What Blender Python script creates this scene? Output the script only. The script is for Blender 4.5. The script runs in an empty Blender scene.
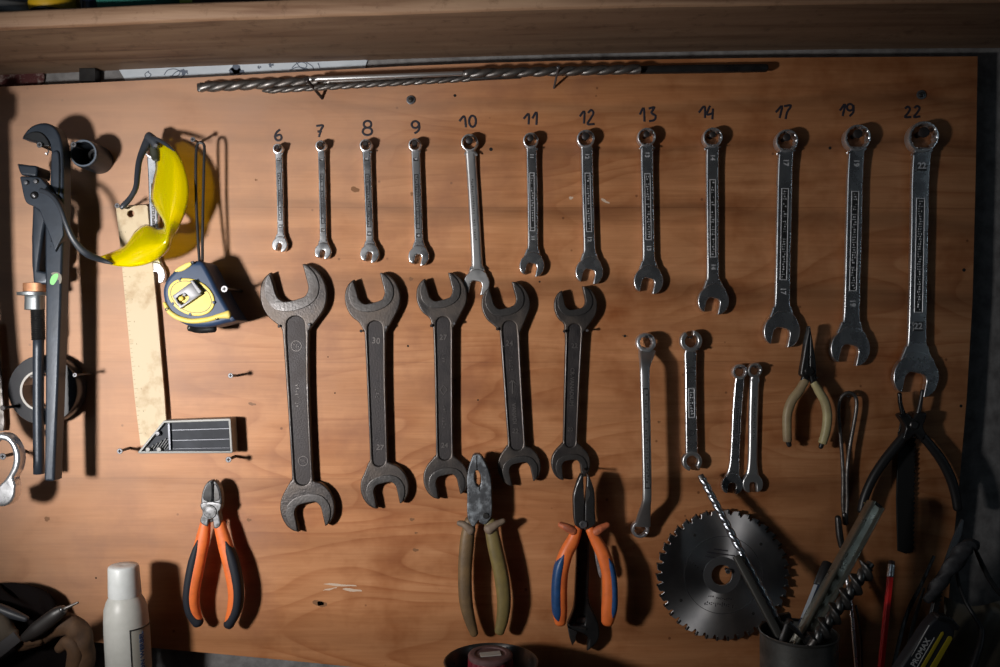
import bpy, bmesh, math, random
from mathutils import Vector, Matrix
from mathutils.geometry import tessellate_polygon
random.seed(7)
PI = math.pi
C = bpy.context.scene.collection
D = 800.0            # camera distance from the board in millimetres; one pixel of the photo is 1 mm on the board

def sc(d): return (D - d) / D
def W(x, y, d):      # photo position + distance in front of the board (mm) -> place in the room (m)
    s = sc(d)
    return Vector(((x - 500) * s / 1000, -d / 1000, (333.5 - y) * s / 1000))

# ------------------------------------------------------------------ materials
MATS = {}
def nodes(name):
    m = bpy.data.materials.new(name); m.use_nodes = True
    nt = m.node_tree; b = nt.nodes['Principled BSDF']
    return m, nt, b
def nn(nt, t, **kw):
    n = nt.nodes.new(t)
    for k, v in kw.items():
        if k in n.inputs: n.inputs[k].default_value = v
        else: setattr(n, k, v)
    return n
def mat(name, col, rough=.5, metal=0., col2=None, nscale=60, bump=0., bscale=300, rvar=0., coat=0., spec=None, lo=.35, hi=.7, aniso=0):
    if name in MATS: return MATS[name]
    m, nt, b = nodes(name); L = nt.links.new
    b.inputs['Base Color'].default_value = (*col, 1)
    b.inputs['Roughness'].default_value = rough
    b.inputs['Metallic'].default_value = metal
    b.inputs['Coat Weight'].default_value = coat
    if spec is not None: b.inputs['Specular IOR Level'].default_value = spec
    tc = nn(nt, 'ShaderNodeNewGeometry')
    if col2 or rvar:
        n = nn(nt, 'ShaderNodeTexNoise', Scale=nscale, Detail=6., Roughness=.6)
        L(tc.outputs['Position'], n.inputs['Vector'])
        r = nn(nt, 'ShaderNodeValToRGB'); L(n.outputs['Fac'], r.inputs['Fac'])
        r.color_ramp.elements[0].position = lo; r.color_ramp.elements[1].position = hi
        c2 = col2 or col
        r.color_ramp.elements[0].color = (*col, 1); r.color_ramp.elements[1].color = (*c2, 1)
        L(r.outputs['Color'], b.inputs['Base Color'])
        if rvar:
            mr = nn(nt, 'ShaderNodeMapRange'); L(n.outputs['Fac'], mr.inputs['Value'])
            mr.inputs['From Min'].default_value = .3; mr.inputs['From Max'].default_value = .7
            mr.inputs['To Min'].default_value = max(.05, rough - rvar); mr.inputs['To Max'].default_value = min(1, rough + rvar)
            L(mr.outputs['Result'], b.inputs['Roughness'])
    if bump:
        n2 = nn(nt, 'ShaderNodeTexNoise', Scale=bscale, Detail=5.)
        L(tc.outputs['Position'], n2.inputs['Vector'])
        bp = nn(nt, 'ShaderNodeBump', Strength=bump, Distance=.0006)
        L(n2.outputs['Fac'], bp.inputs['Height']); L(bp.outputs['Normal'], b.inputs['Normal'])
    MATS[name] = m
    return m

chrome = mat('chrome', (.86, .88, .92), .30, .9, col2=(.66, .67, .70), nscale=90, rvar=.08)
chrome_face = mat('chrome_face', (.82, .84, .88), .27, .97, col2=(.60, .61, .63), nscale=70, rvar=.08)
satin = mat('satin_steel', (.64, .65, .66), .38, .95, col2=(.56, .56, .57), nscale=120, rvar=.05)
steelworn = mat('worn_steel', (.19, .18, .175), .46, .85, col2=(.08, .068, .06), nscale=120, rvar=.12, bump=.3)
forged = mat('forged_iron', (.072, .066, .066), .44, .75, col2=(.105, .085, .072), nscale=45, rvar=.12, bump=.35, bscale=500)
forged2 = mat('forged_iron_edge', (.085, .082, .084), .42, .8, col2=(.050, .044, .042), nscale=70, rvar=.12, bump=.3, bscale=500)
jawm = mat('forged_jaw_face', (.12, .115, .115), .40, .85, col2=(.065, .058, .055), nscale=60, rvar=.1, bump=.3, bscale=500)
lettering = mat('forged_lettering', (.14, .128, .125), .45, .7)
recess = mat('forged_recess', (.030, .027, .029), .55, .6, col2=(.055, .048, .048), nscale=60, rvar=.1, bump=.5, bscale=600)
bluesteel = mat('painted_blue_grey_steel', (.026, .035, .050), .40, .25, col2=(.018, .024, .034), nscale=60, bump=.15)
blackpl = mat('black_plastic', (.012, .012, .013), .45)
blackmet = mat('black_steel', (.022, .022, .024), .33, .6, rvar=.1, col2=(.04, .04, .04))
darksteel = mat('dark_steel', (.12, .12, .125), .38, .9, col2=(.06, .055, .05), nscale=150, rvar=.1)
inkm = mat('marker_ink', (.014, .011, .018), .6)
stampm = mat('stamp_dark', (.05, .05, .055), .5, .6)
stampl = mat('stamp_light', (.62, .63, .66), .4, .45)
orange = mat('orange_rubber', (.78, .17, .035), .48, col2=(.52, .105, .03), nscale=90, lo=.45, hi=.8)
darkgrip = mat('charcoal_rubber', (.014, .016, .023), .62, spec=.3)
bluegrip = mat('blue_rubber', (.018, .07, .20), .42, col2=(.012, .045, .13), nscale=200)
oldgrip = mat('aged_brown_plastic', (.16, .095, .04), .55, col2=(.085, .055, .03), nscale=60, bump=.4)
oldgrip2 = mat('aged_olive_plastic', (.19, .14, .045), .5, col2=(.11, .085, .035), nscale=60, bump=.4)
cream = mat('cream_plastic', (.42, .37, .19), .5, col2=(.30, .24, .13), nscale=70)
creamd = mat('dirty_cream_plastic', (.24, .17, .10), .5, col2=(.34, .27, .15), nscale=50)
tapeblue = mat('navy_plastic', (.022, .050, .115), .5, col2=(.014, .034, .08), nscale=40)
tapeyel = mat('yellow_plastic', (.86, .66, .12), .5, col2=(.72, .58, .16), nscale=80)
white = mat('white_plastic', (.62, .64, .64), .4, col2=(.50, .52, .51), nscale=50)
whitebody = mat('milky_plastic', (.52, .52, .49), .42, col2=(.40, .40, .37), nscale=45, lo=.3, hi=.75)
labelm = mat('bottle_label', (.34, .33, .29), .6)
labelblue = mat('label_blue', (.02, .06, .16), .6)
rulem = mat('square_blade_metal', (.60, .49, .33), .65, .0, col2=(.34, .20, .085), nscale=45, lo=.52, hi=.80, bump=.15)
copper = mat('copper', (.50, .24, .12), .45, .5, col2=(.3, .13, .07), nscale=120)
screwm = mat('screw_zinc', (.14, .14, .15), .5, .8)
screwd = mat('screw_dark', (.04, .035, .035), .5, .6)
redm = mat('red_lacquer', (.80, .010, .010), .4)
redpot = mat('red_plastic', (.16, .012, .022), .35, col2=(.10, .012, .02), nscale=90)
dusty = mat('dusty_red_lid', (.11, .055, .055), .7, col2=(.07, .035, .035), nscale=150)
paper = mat('paper_scrap', (.35, .33, .30), .8)
tin = mat('stained_tin', (.24, .245, .24), .40, .7, col2=(.085, .08, .07), nscale=40, rvar=.15, bump=.2)
leather = mat('tan_leather', (.085, .040, .015), .8, col2=(.045, .021, .009), nscale=90, bump=.5)
cloth = mat('black_cloth', (.008, .006, .006), .95, bump=.6, bscale=500, spec=.08)
yelblk = mat('yellow_paint', (.55, .33, .01), .45)
greenp = mat('pale_green_paint', (.22, .62, .2), .6)
greyp = mat('grey_smear', (.20, .18, .15), .7)
teal = mat('teal_glass', (.03, .16, .13), .15)
greyblue = mat('slate_grey_rubber', (.05, .05, .055), .6, col2=(.025, .025, .028), nscale=200, bump=.5)
pale = mat('pale_plastic_bag', (.10, .085, .06), .45, col2=(.06, .05, .035), nscale=30, bump=.6, bscale=60)
inside = mat('hole_dark', (.006, .005, .005), .9)
whitemark = mat('white_print', (.62, .62, .62), .6)
tealscr = mat('navy_glass', (.02, .03, .06), .3)
cardm = mat('white_card', (.50, .55, .60), .7, col2=(.42, .47, .52), nscale=40)
doodle = mat('grey_blue_ink', (.10, .12, .16), .8)

def wood_board():
    m, nt, b = nodes('board_wood'); L = nt.links.new
    g = nn(nt, 'ShaderNodeNewGeometry')
    sep = nn(nt, 'ShaderNodeSeparateXYZ'); L(g.outputs['Position'], sep.inputs[0])
    mp = nn(nt, 'ShaderNodeMapping'); mp.inputs['Scale'].default_value = (2.2, 2, 26)
    mp.inputs['Rotation'].default_value = (0, .03, 0)
    L(g.outputs['Position'], mp.inputs['Vector'])
    n1 = nn(nt, 'ShaderNodeTexNoise', Scale=1.5, Detail=8., Roughness=.62, Distortion=.6); L(mp.outputs[0], n1.inputs['Vector'])
    r1 = nn(nt, 'ShaderNodeValToRGB'); L(n1.outputs['Fac'], r1.inputs['Fac'])
    e = r1.color_ramp.elements
    e[0].position = .25; e[0].color = (.34, .140, .058, 1)
    e[1].position = .75; e[1].color = (.60, .30, .145, 1)
    x = e.new(.45); x.color = (.47, .208, .088, 1)
    x = e.new(.58); x.color = (.54, .250, .112, 1)
    # fine grain
    mp2 = nn(nt, 'ShaderNodeMapping'); mp2.inputs['Scale'].default_value = (14, 8, 420)
    L(g.outputs['Position'], mp2.inputs['Vector'])
    n2 = nn(nt, 'ShaderNodeTexNoise', Scale=1., Detail=4., Roughness=.6, Distortion=.3); L(mp2.outputs[0], n2.inputs['Vector'])
    r2 = nn(nt, 'ShaderNodeValToRGB'); L(n2.outputs['Fac'], r2.inputs['Fac'])
    r2.color_ramp.elements[0].position = .3; r2.color_ramp.elements[0].color = (.80, .76, .72, 1)
    r2.color_ramp.elements[1].position = .62; r2.color_ramp.elements[1].color = (1, 1, 1, 1)
    mx = nn(nt, 'ShaderNodeMix', data_type='RGBA', blend_type='MULTIPLY'); mx.inputs[0].default_value = .6
    L(r1.outputs[0], mx.inputs[6]); L(r2.outputs[0], mx.inputs[7])
    # sparse curved growth lines
    mpg = nn(nt, 'ShaderNodeMapping'); mpg.inputs['Scale'].default_value = (1.5, 1, 7.5); L(g.outputs['Position'], mpg.inputs['Vector'])
    ng = nn(nt, 'ShaderNodeTexNoise', Scale=1.1, Detail=2.5, Roughness=.45, Distortion=.35); L(mpg.outputs[0], ng.inputs['Vector'])
    mg_ = nn(nt, 'ShaderNodeMath', operation='MULTIPLY'); L(ng.outputs['Fac'], mg_.inputs[0]); mg_.inputs[1].default_value = 22
    fg = nn(nt, 'ShaderNodeMath', operation='FRACT'); L(mg_.outputs[0], fg.inputs[0])
    rg = nn(nt, 'ShaderNodeValToRGB'); L(fg.outputs[0], rg.inputs['Fac'])
    eg = rg.color_ramp.elements; eg[0].position = 0; eg[0].color = (1, 1, 1, 1); eg[1].position = 1; eg[1].color = (1, 1, 1, 1)
    q = eg.new(.45); q.color = (.95, .92, .89, 1); q = eg.new(.80); q.color = (.78, .67, .58, 1); q = eg.new(.86); q.color = (.96, .94, .92, 1)
    nf = nn(nt, 'ShaderNodeTexNoise', Scale=4., Detail=2.); L(g.outputs['Position'], nf.inputs['Vector'])
    rf = nn(nt, 'ShaderNodeMapRange'); L(nf.outputs['Fac'], rf.inputs['Value']); rf.inputs['From Min'].default_value = .38; rf.inputs['From Max'].default_value = .62
    mxg = nn(nt, 'ShaderNodeMix', data_type='RGBA', blend_type='MULTIPLY'); L(rf.outputs[0], mxg.inputs[0]); L(mx.outputs[2], mxg.inputs[6]); L(rg.outputs[0], mxg.inputs[7])
    mx = mxg
    # veneer strips and dark growth bands running across the board
    n3 = nn(nt, 'ShaderNodeTexNoise', Scale=3.2, Detail=3., Roughness=.5); L(g.outputs['Position'], n3.inputs['Vector'])
    ma = nn(nt, 'ShaderNodeMath', operation='MULTIPLY_ADD'); L(n3.outputs['Fac'], ma.inputs[0]); ma.inputs[1].default_value = .075
    L(sep.outputs['Z'], ma.inputs[2])
    mr = nn(nt, 'ShaderNodeMapRange'); L(ma.outputs[0], mr.inputs['Value'])
    mr.inputs['From Min'].default_value = -.345 + .0375; mr.inputs['From Max'].default_value = .285 + .0375
    r3 = nn(nt, 'ShaderNodeValToRGB'); L(mr.outputs[0], r3.inputs['Fac'])
    def pos(py): return max(0., min(1., ((333.5 - py) / 1000 + .345) / .63))
    for el in list(r3.color_ramp.elements)[1:]: r3.color_ramp.elements.remove(el)
    stops = [(678, .8), (650, .95), (632, .78), (600, .95), (566, 1), (540, .86), (505, .98), (478, .76), (470, 1.02), (400, 1), (372, .93), (364, 1.03),
             (312, 1.0), (300, .78), (288, .64), (278, 1.0), (232, 1.08), (212, .68), (205, 1.02), (160, 1), (147, .68), (138, .96), (116, .90), (104, .68), (97, .98), (80, .85)]
    r3.color_ramp.elements[0].position = 0; r3.color_ramp.elements[0].color = (.8, .76, .72, 1)
    for py, v in stops[1:]:
        q = r3.color_ramp.elements.new(pos(py)); q.color = (v, v * (.97 if v < 1 else 1), v * (.94 if v < 1 else 1), 1)
    mx2 = nn(nt, 'ShaderNodeMix', data_type='RGBA', blend_type='MULTIPLY'); mx2.inputs[0].default_value = 1
    L(mx.outputs[2], mx2.inputs[6]); L(r3.outputs[0], mx2.inputs[7])
    # seams
    prev = mx2.outputs[2]
    n4 = nn(nt, 'ShaderNodeTexNoise', Scale=2.0, Detail=2.); L(g.outputs['Position'], n4.inputs['Vector'])
    for zpx, wpx in ((208, 1.0), (362, .9), (478, .7)):
        m1 = nn(nt, 'ShaderNodeMath', operation='MULTIPLY_ADD'); L(n4.outputs['Fac'], m1.inputs[0]); m1.inputs[1].default_value = .006; L(sep.outputs['Z'], m1.inputs[2])
        m2 = nn(nt, 'ShaderNodeMath', operation='SUBTRACT'); L(m1.outputs[0], m2.inputs[0]); m2.inputs[1].default_value = (333.5 - zpx) / 1000 + .003
        m3 = nn(nt, 'ShaderNodeMath', operation='ABSOLUTE'); L(m2.outputs[0], m3.inputs[0])
        m4 = nn(nt, 'ShaderNodeMapRange'); L(m3.outputs[0], m4.inputs['Value'])
        m4.inputs['From Min'].default_value = 0; m4.inputs['From Max'].default_value = wpx / 1000; m4.inputs['To Min'].default_value = .42; m4.inputs['To Max'].default_value = 0
        mm = nn(nt, 'ShaderNodeMix', data_type='RGBA', blend_type='MULTIPLY'); L(m4.outputs[0], mm.inputs[0]); L(prev, mm.inputs[6]); mm.inputs[7].default_value = (.45, .35, .3, 1)
        prev = mm.outputs[2]
    # stains and specks
    n5 = nn(nt, 'ShaderNodeTexNoise', Scale=14., Detail=4., Roughness=.65); L(g.outputs['Position'], n5.inputs['Vector'])
    r5 = nn(nt, 'ShaderNodeValToRGB'); L(n5.outputs['Fac'], r5.inputs['Fac'])
    r5.color_ramp.elements[0].position = .48; r5.color_ramp.elements[0].color = (1, 1, 1, 1)
    r5.color_ramp.elements[1].position = .74; r5.color_ramp.elements[1].color = (.66, .50, .36, 1)
    q = r5.color_ramp.elements.new(.38); q.color = (1.0, 1.0, 1.0, 1); q = r5.color_ramp.elements.new(.28); q.color = (.86, .84, .84, 1)
    mm = nn(nt, 'ShaderNodeMix', data_type='RGBA', blend_type='MULTIPLY'); mm.inputs[0].default_value = 1; L(prev, mm.inputs[6]); L(r5.outputs[0], mm.inputs[7])
    v = nn(nt, 'ShaderNodeTexVoronoi', Scale=34.); L(g.outputs['Position'], v.inputs['Vector'])
    r6 = nn(nt, 'ShaderNodeValToRGB'); L(v.outputs['Distance'], r6.inputs['Fac'])
    r6.color_ramp.elements[0].position = .035; r6.color_ramp.elements[0].color = (.35, .28, .24, 1)
    r6.color_ramp.elements[1].position = .06; r6.color_ramp.elements[1].color = (1, 1, 1, 1)
    m7 = nn(nt, 'ShaderNodeMix', data_type='RGBA', blend_type='MULTIPLY'); m7.inputs[0].default_value = .8; L(mm.outputs[2], m7.inputs[6]); L(r6.outputs[0], m7.inputs[7])
    # pale sheen put into the wood colour towards the upper left, patchy
    dp = nn(nt, 'ShaderNodeVectorMath', operation='DOT_PRODUCT'); L(g.outputs['Position'], dp.inputs[0]); dp.inputs[1].default_value = (-1.5, 0, 1.0)
    nd = nn(nt, 'ShaderNodeTexNoise', Scale=7., Detail=5., Roughness=.6); L(g.outputs['Position'], nd.inputs['Vector'])
    ad = nn(nt, 'ShaderNodeMath', operation='MULTIPLY_ADD'); L(nd.outputs['Fac'], ad.inputs[0]); ad.inputs[1].default_value = .9; L(dp.outputs['Value'], ad.inputs[2])
    md = nn(nt, 'ShaderNodeMapRange'); L(ad.outputs[0], md.inputs['Value']); md.inputs['From Min'].default_value = .52; md.inputs['From Max'].default_value = 1.15; md.inputs['To Max'].default_value = .62
    m8 = nn(nt, 'ShaderNodeMix', data_type='RGBA', blend_type='MIX'); L(md.outputs[0], m8.inputs[0]); L(m7.outputs[2], m8.inputs[6]); m8.inputs[7].default_value = (.52, .345, .25, 1)
    L(m8.outputs[2], b.inputs['Base Color'])
    b.inputs['Roughness'].default_value = .6
    b.inputs['Specular IOR Level'].default_value = .35
    bp = nn(nt, 'ShaderNodeBump', Strength=.25, Distance=.0004); L(n2.outputs['Fac'], bp.inputs['Height']); L(bp.outputs[0], b.inputs['Normal'])
    return m
boardm = wood_board()

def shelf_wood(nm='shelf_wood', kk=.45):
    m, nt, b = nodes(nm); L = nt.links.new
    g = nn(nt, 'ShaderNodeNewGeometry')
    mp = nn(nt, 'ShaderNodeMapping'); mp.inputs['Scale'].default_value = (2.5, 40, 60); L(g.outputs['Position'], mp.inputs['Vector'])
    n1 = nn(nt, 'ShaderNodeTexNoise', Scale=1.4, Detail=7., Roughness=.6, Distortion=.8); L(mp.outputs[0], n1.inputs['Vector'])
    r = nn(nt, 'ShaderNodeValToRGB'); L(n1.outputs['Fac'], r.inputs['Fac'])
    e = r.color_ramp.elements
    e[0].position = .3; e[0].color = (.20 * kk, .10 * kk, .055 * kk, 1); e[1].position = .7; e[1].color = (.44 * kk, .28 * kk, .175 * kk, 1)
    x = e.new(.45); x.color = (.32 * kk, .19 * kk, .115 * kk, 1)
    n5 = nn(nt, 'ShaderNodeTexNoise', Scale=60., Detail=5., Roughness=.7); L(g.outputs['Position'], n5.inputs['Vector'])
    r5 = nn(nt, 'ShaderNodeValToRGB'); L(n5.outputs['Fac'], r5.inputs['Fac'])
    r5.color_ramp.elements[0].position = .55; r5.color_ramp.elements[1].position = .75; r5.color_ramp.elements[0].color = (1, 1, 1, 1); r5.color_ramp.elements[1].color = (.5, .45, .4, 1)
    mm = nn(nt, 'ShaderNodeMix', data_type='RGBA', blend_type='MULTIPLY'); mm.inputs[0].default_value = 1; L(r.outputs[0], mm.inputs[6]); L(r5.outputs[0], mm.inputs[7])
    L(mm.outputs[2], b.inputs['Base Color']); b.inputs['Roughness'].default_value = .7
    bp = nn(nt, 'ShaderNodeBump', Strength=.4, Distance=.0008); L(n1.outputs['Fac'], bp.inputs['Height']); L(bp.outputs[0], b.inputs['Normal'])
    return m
shelfm_shaded = shelf_wood()  # dark tone: the shade under the shelf is put into the wood colour

def lens_mat():
    m = bpy.data.materials.new('yellow_lens'); m.use_nodes = True; nt = m.node_tree; L = nt.links.new
    for n in list(nt.nodes): nt.nodes.remove(n)
    out = nn(nt, 'ShaderNodeOutputMaterial')
    tr = nn(nt, 'ShaderNodeBsdfTransparent'); tr.inputs[0].default_value = (.95, .87, .06, 1)
    df = nn(nt, 'ShaderNodeBsdfDiffuse'); df.inputs[0].default_value = (.95, .82, .0, 1)
    tl = nn(nt, 'ShaderNodeBsdfTranslucent'); tl.inputs[0].default_value = (.95, .82, .0, 1)
    gl = nn(nt, 'ShaderNodeBsdfGlossy'); gl.inputs['Roughness'].default_value = .12; gl.inputs[0].default_value = (1, 1, 1, 1)
    a = nn(nt, 'ShaderNodeMixShader'); a.inputs[0].default_value = .2; L(df.outputs[0], a.inputs[1]); L(tl.outputs[0], a.inputs[2])
    c = nn(nt, 'ShaderNodeMixShader'); c.inputs[0].default_value = .52; L(tr.outputs[0], c.inputs[1]); L(a.outputs[0], c.inputs[2])
    fr = nn(nt, 'ShaderNodeFresnel', IOR=1.45)
    e = nn(nt, 'ShaderNodeMixShader'); L(fr.outputs[0], e.inputs[0]); L(c.outputs[0], e.inputs[1]); L(gl.outputs[0], e.inputs[2])
    L(e.outputs[0], out.inputs[0])
    return m
lensm = lens_mat()

def saw_mat(cx, cz):
    m, nt, b = nodes('saw_blade_steel'); L = nt.links.new
    tc = nn(nt, 'ShaderNodeNewGeometry')
    sub = nn(nt, 'ShaderNodeVectorMath', operation='SUBTRACT'); L(tc.outputs['Position'], sub.inputs[0]); sub.inputs[1].default_value = (cx, 0, cz)
    sep = nn(nt, 'ShaderNodeSeparateXYZ'); L(sub.outputs[0], sep.inputs[0])
    neg = nn(nt, 'ShaderNodeMath', operation='MULTIPLY'); L(sep.outputs['X'], neg.inputs[0]); neg.inputs[1].default_value = -1
    cb = nn(nt, 'ShaderNodeCombineXYZ'); L(sep.outputs['Z'], cb.inputs['X']); L(neg.outputs[0], cb.inputs['Z'])
    nz = nn(nt, 'ShaderNodeVectorMath', operation='NORMALIZE'); L(cb.outputs[0], nz.inputs[0])
    L(nz.outputs[0], b.inputs['Tangent'])
    b.inputs['Anisotropic'].default_value = .85
    b.inputs['Metallic'].default_value = 1
    b.inputs['Roughness'].default_value = .42
    ln = nn(nt, 'ShaderNodeVectorMath', operation='LENGTH'); L(sub.outputs[0], ln.inputs[0])
    n = nn(nt, 'ShaderNodeTexNoise', Scale=45., Detail=6.); L(tc.outputs['Position'], n.inputs['Vector'])
    r = nn(nt, 'ShaderNodeValToRGB'); L(n.outputs['Fac'], r.inputs['Fac'])
    r.color_ramp.elements[0].position = .35; r.color_ramp.elements[0].color = (.48, .48, .50, 1); r.color_ramp.elements[1].position = .7; r.color_ramp.elements[1].color = (.66, .65, .65, 1)
    L(r.outputs[0], b.inputs['Base Color'])
    return m

# ------------------------------------------------------------------ objects
GROUPS = {}
class Thing:
    def __init__(s, name, label, cat, x, y, group=None, d0=8, d=0):
        o = bpy.data.objects.new(name, None); C.objects.link(o)
        o.empty_display_size = .01
        o.location = W(x, y, d)
        s.o = o; s.loc = o.location.copy(); s.d0 = d0
        o['label'] = label; o['category'] = cat
        if group: o['group'] = group
def mesh_obj(name, V, F, m, th, parent=None, label=None, ang=40, kind=None):
    """V in metres, in the room; th = Thing it belongs to"""
    me = bpy.data.meshes.new(name)
    loc = th.loc if th else Vector((0, 0, 0))
    me.from_pydata([v - loc for v in V], [], F)
    bm = bmesh.new(); bm.from_mesh(me)
    bmesh.ops.remove_doubles(bm, verts=bm.verts, dist=1e-6)
    bmesh.ops.recalc_face_normals(bm, faces=bm.faces)
    bm.to_mesh(me); bm.free()
    me.materials.append(m)
    me.shade_smooth(); me.set_sharp_from_angle(angle=math.radians(ang))
    o = bpy.data.objects.new(name, me); C.objects.link(o)
    p = parent or (th.o if th else None)
    if p: o.parent = p
    if label: o['label'] = label
    if kind: o['kind'] = kind
    return o
def solo(name, label, cat, V, F, m, base, group=None, ang=40):
    """a thing that is one mesh; base = its origin in the room"""
    me = bpy.data.meshes.new(name); me.from_pydata([v - base for v in V], [], F)
    bm = bmesh.new(); bm.from_mesh(me); bmesh.ops.remove_doubles(bm, verts=bm.verts, dist=1e-6); bmesh.ops.recalc_face_normals(bm, faces=bm.faces); bm.to_mesh(me); bm.free()
    me.materials.append(m); me.shade_smooth(); me.set_sharp_from_angle(angle=math.radians(ang))
    o = bpy.data.objects.new(name, me); C.objects.link(o); o.location = base
    o['label'] = label; o['category'] = cat
    if group: o['group'] = group
    return o

def cr(pts, k=5, closed=False):
    """Catmull-Rom through n-dimensional points"""
    n = len(pts); out = []
    if n < 3 and not closed: 
        return [tuple(a + (b - a) * t / k for a, b in zip(pts[0], pts[1])) for t in range(k)] + [tuple(pts[-1])]
    segs = n if closed else n - 1
    for i in range(segs):
        p1, p2 = pts[i % n], pts[(i + 1) % n]
        p0 = pts[(i - 1) % n] if (closed or i > 0) else tuple(2 * a - b for a, b in zip(p1, p2))
        p3 = pts[(i + 2) % n] if (closed or i + 2 < n) else tuple(2 * b - a for a, b in zip(p1, p2))
        for t in range(k):
            u = t / k
            out.append(tuple(.5 * (2 * b + (c - a) * u + (2 * a - 5 * b + 4 * c - e) * u * u + (3 * b - a - 3 * c + e) * u ** 3) for a, b, c, e in zip(p0, p1, p2, p3)))
    if not closed: out.append(tuple(pts[-1]))
    return out
def area(p): return sum(p[i][0] * p[(i + 1) % len(p)][1] - p[(i + 1) % len(p)][0] * p[i][1] for i in range(len(p))) / 2
def clean(p, e=.02):
    out = []
    for q in p:
        if not out or math.hypot(q[0] - out[-1][0], q[1] - out[-1][1]) > e: out.append(q)
    while len(out) > 3 and math.hypot(out[0][0] - out[-1][0], out[0][1] - out[-1][1]) <= e: out.pop()
    return out
def inset(p, b):
    """offset a closed polygon inwards (positive area = b shrinks it)"""
    n = len(p); s = 1 if area(p) > 0 else -1; out = []
    for i in range(n):
        a, c, e = p[i - 1], p[i], p[(i + 1) % n]
        d1 = (c[0] - a[0], c[1] - a[1]); d2 = (e[0] - c[0], e[1] - c[1])
        l1 = math.hypot(*d1) or 1; l2 = math.hypot(*d2) or 1
        n1 = (-d1[1] / l1, d1[0] / l1); n2 = (-d2[1] / l2, d2[0] / l2)
        m = (n1[0] + n2[0], n1[1] + n2[1]); lm = math.hypot(*m)
        if lm < .2: m = n1; lm = 1; k = 1
        else: k = min(1.6, 2 / lm)
        out.append((c[0] + s * m[0] / lm * b * k, c[1] + s * m[1] / lm * b * k))
    return out
def plate_geo(outer, d0, d1, bev=1., holes=(), warp=None, scale_d=None, steps=3, backbev=True, bump=None):
    loops = [clean([tuple(q[:2]) for q in outer])] + [clean([tuple(q[:2]) for q in h]) for h in holes]
    sd = sc(scale_d if scale_d is not None else d1)
    V = []; F = []; fronts = []; backs = []; off = []
    def put(x, y, d):
        if warp: d += warp(x, y)
        V.append(Vector(((x - 500) * sd / 1000, -d / 1000, (333.5 - y) * sd / 1000))); return len(V) - 1
    rings_f = []; rings_b = []
    prof = []
    if backbev: prof.append((bev * .7, d0)); prof.append((0, d0 + min(bev * .7, (d1 - d0) * .3)))
    else: prof.append((0, d0))
    for k in range(steps + 1):
        a = k / steps * PI / 2
        prof.append((bev * (1 - math.cos(a)), d1 - bev + bev * math.sin(a)))
    flat_f = []; flat_b = []
    for li, lp in enumerate(loops):
        rings = []
        for (ins, d) in prof:
            q = inset(lp, ins if li == 0 else -ins) if ins > 0 else lp
            rings.append([put(x, y, d) for x, y in q])
            if (ins, d) == prof[-1]: flat_f.append((q, rings[-1]))
            if (ins, d) == prof[0]: flat_b.append((q, rings[-1]))
        n = len(lp)
        for r0, r1 in zip(rings, rings[1:]):
            for i in range(n): F.append((r0[i], r0[(i + 1) % n], r1[(i + 1) % n], r1[i]))
    for flat in (flat_f, flat_b):
        tris = tessellate_polygon([[Vector((x, y, 0)) for x, y in q] for q, _ in flat])
        idx = [i for _, r in flat for i in r]
        for t in tris: F.append(tuple(idx[i] for i in t))
    return V, F
def plate(th, name, m, outer, d0, d1, bev=1., holes=(), warp=None, parent=None, label=None, ang=35, sd=None, steps=3):
    V, F = plate_geo(outer, d0, d1, bev, holes, warp, sd if sd is not None else th.d0, steps)
    o = mesh_obj(name, V, F, m, th, parent, label, ang)
    w = o.modifiers.new('normals', 'WEIGHTED_NORMAL'); w.keep_sharp = True; w.weight = 80
    return o

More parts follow.
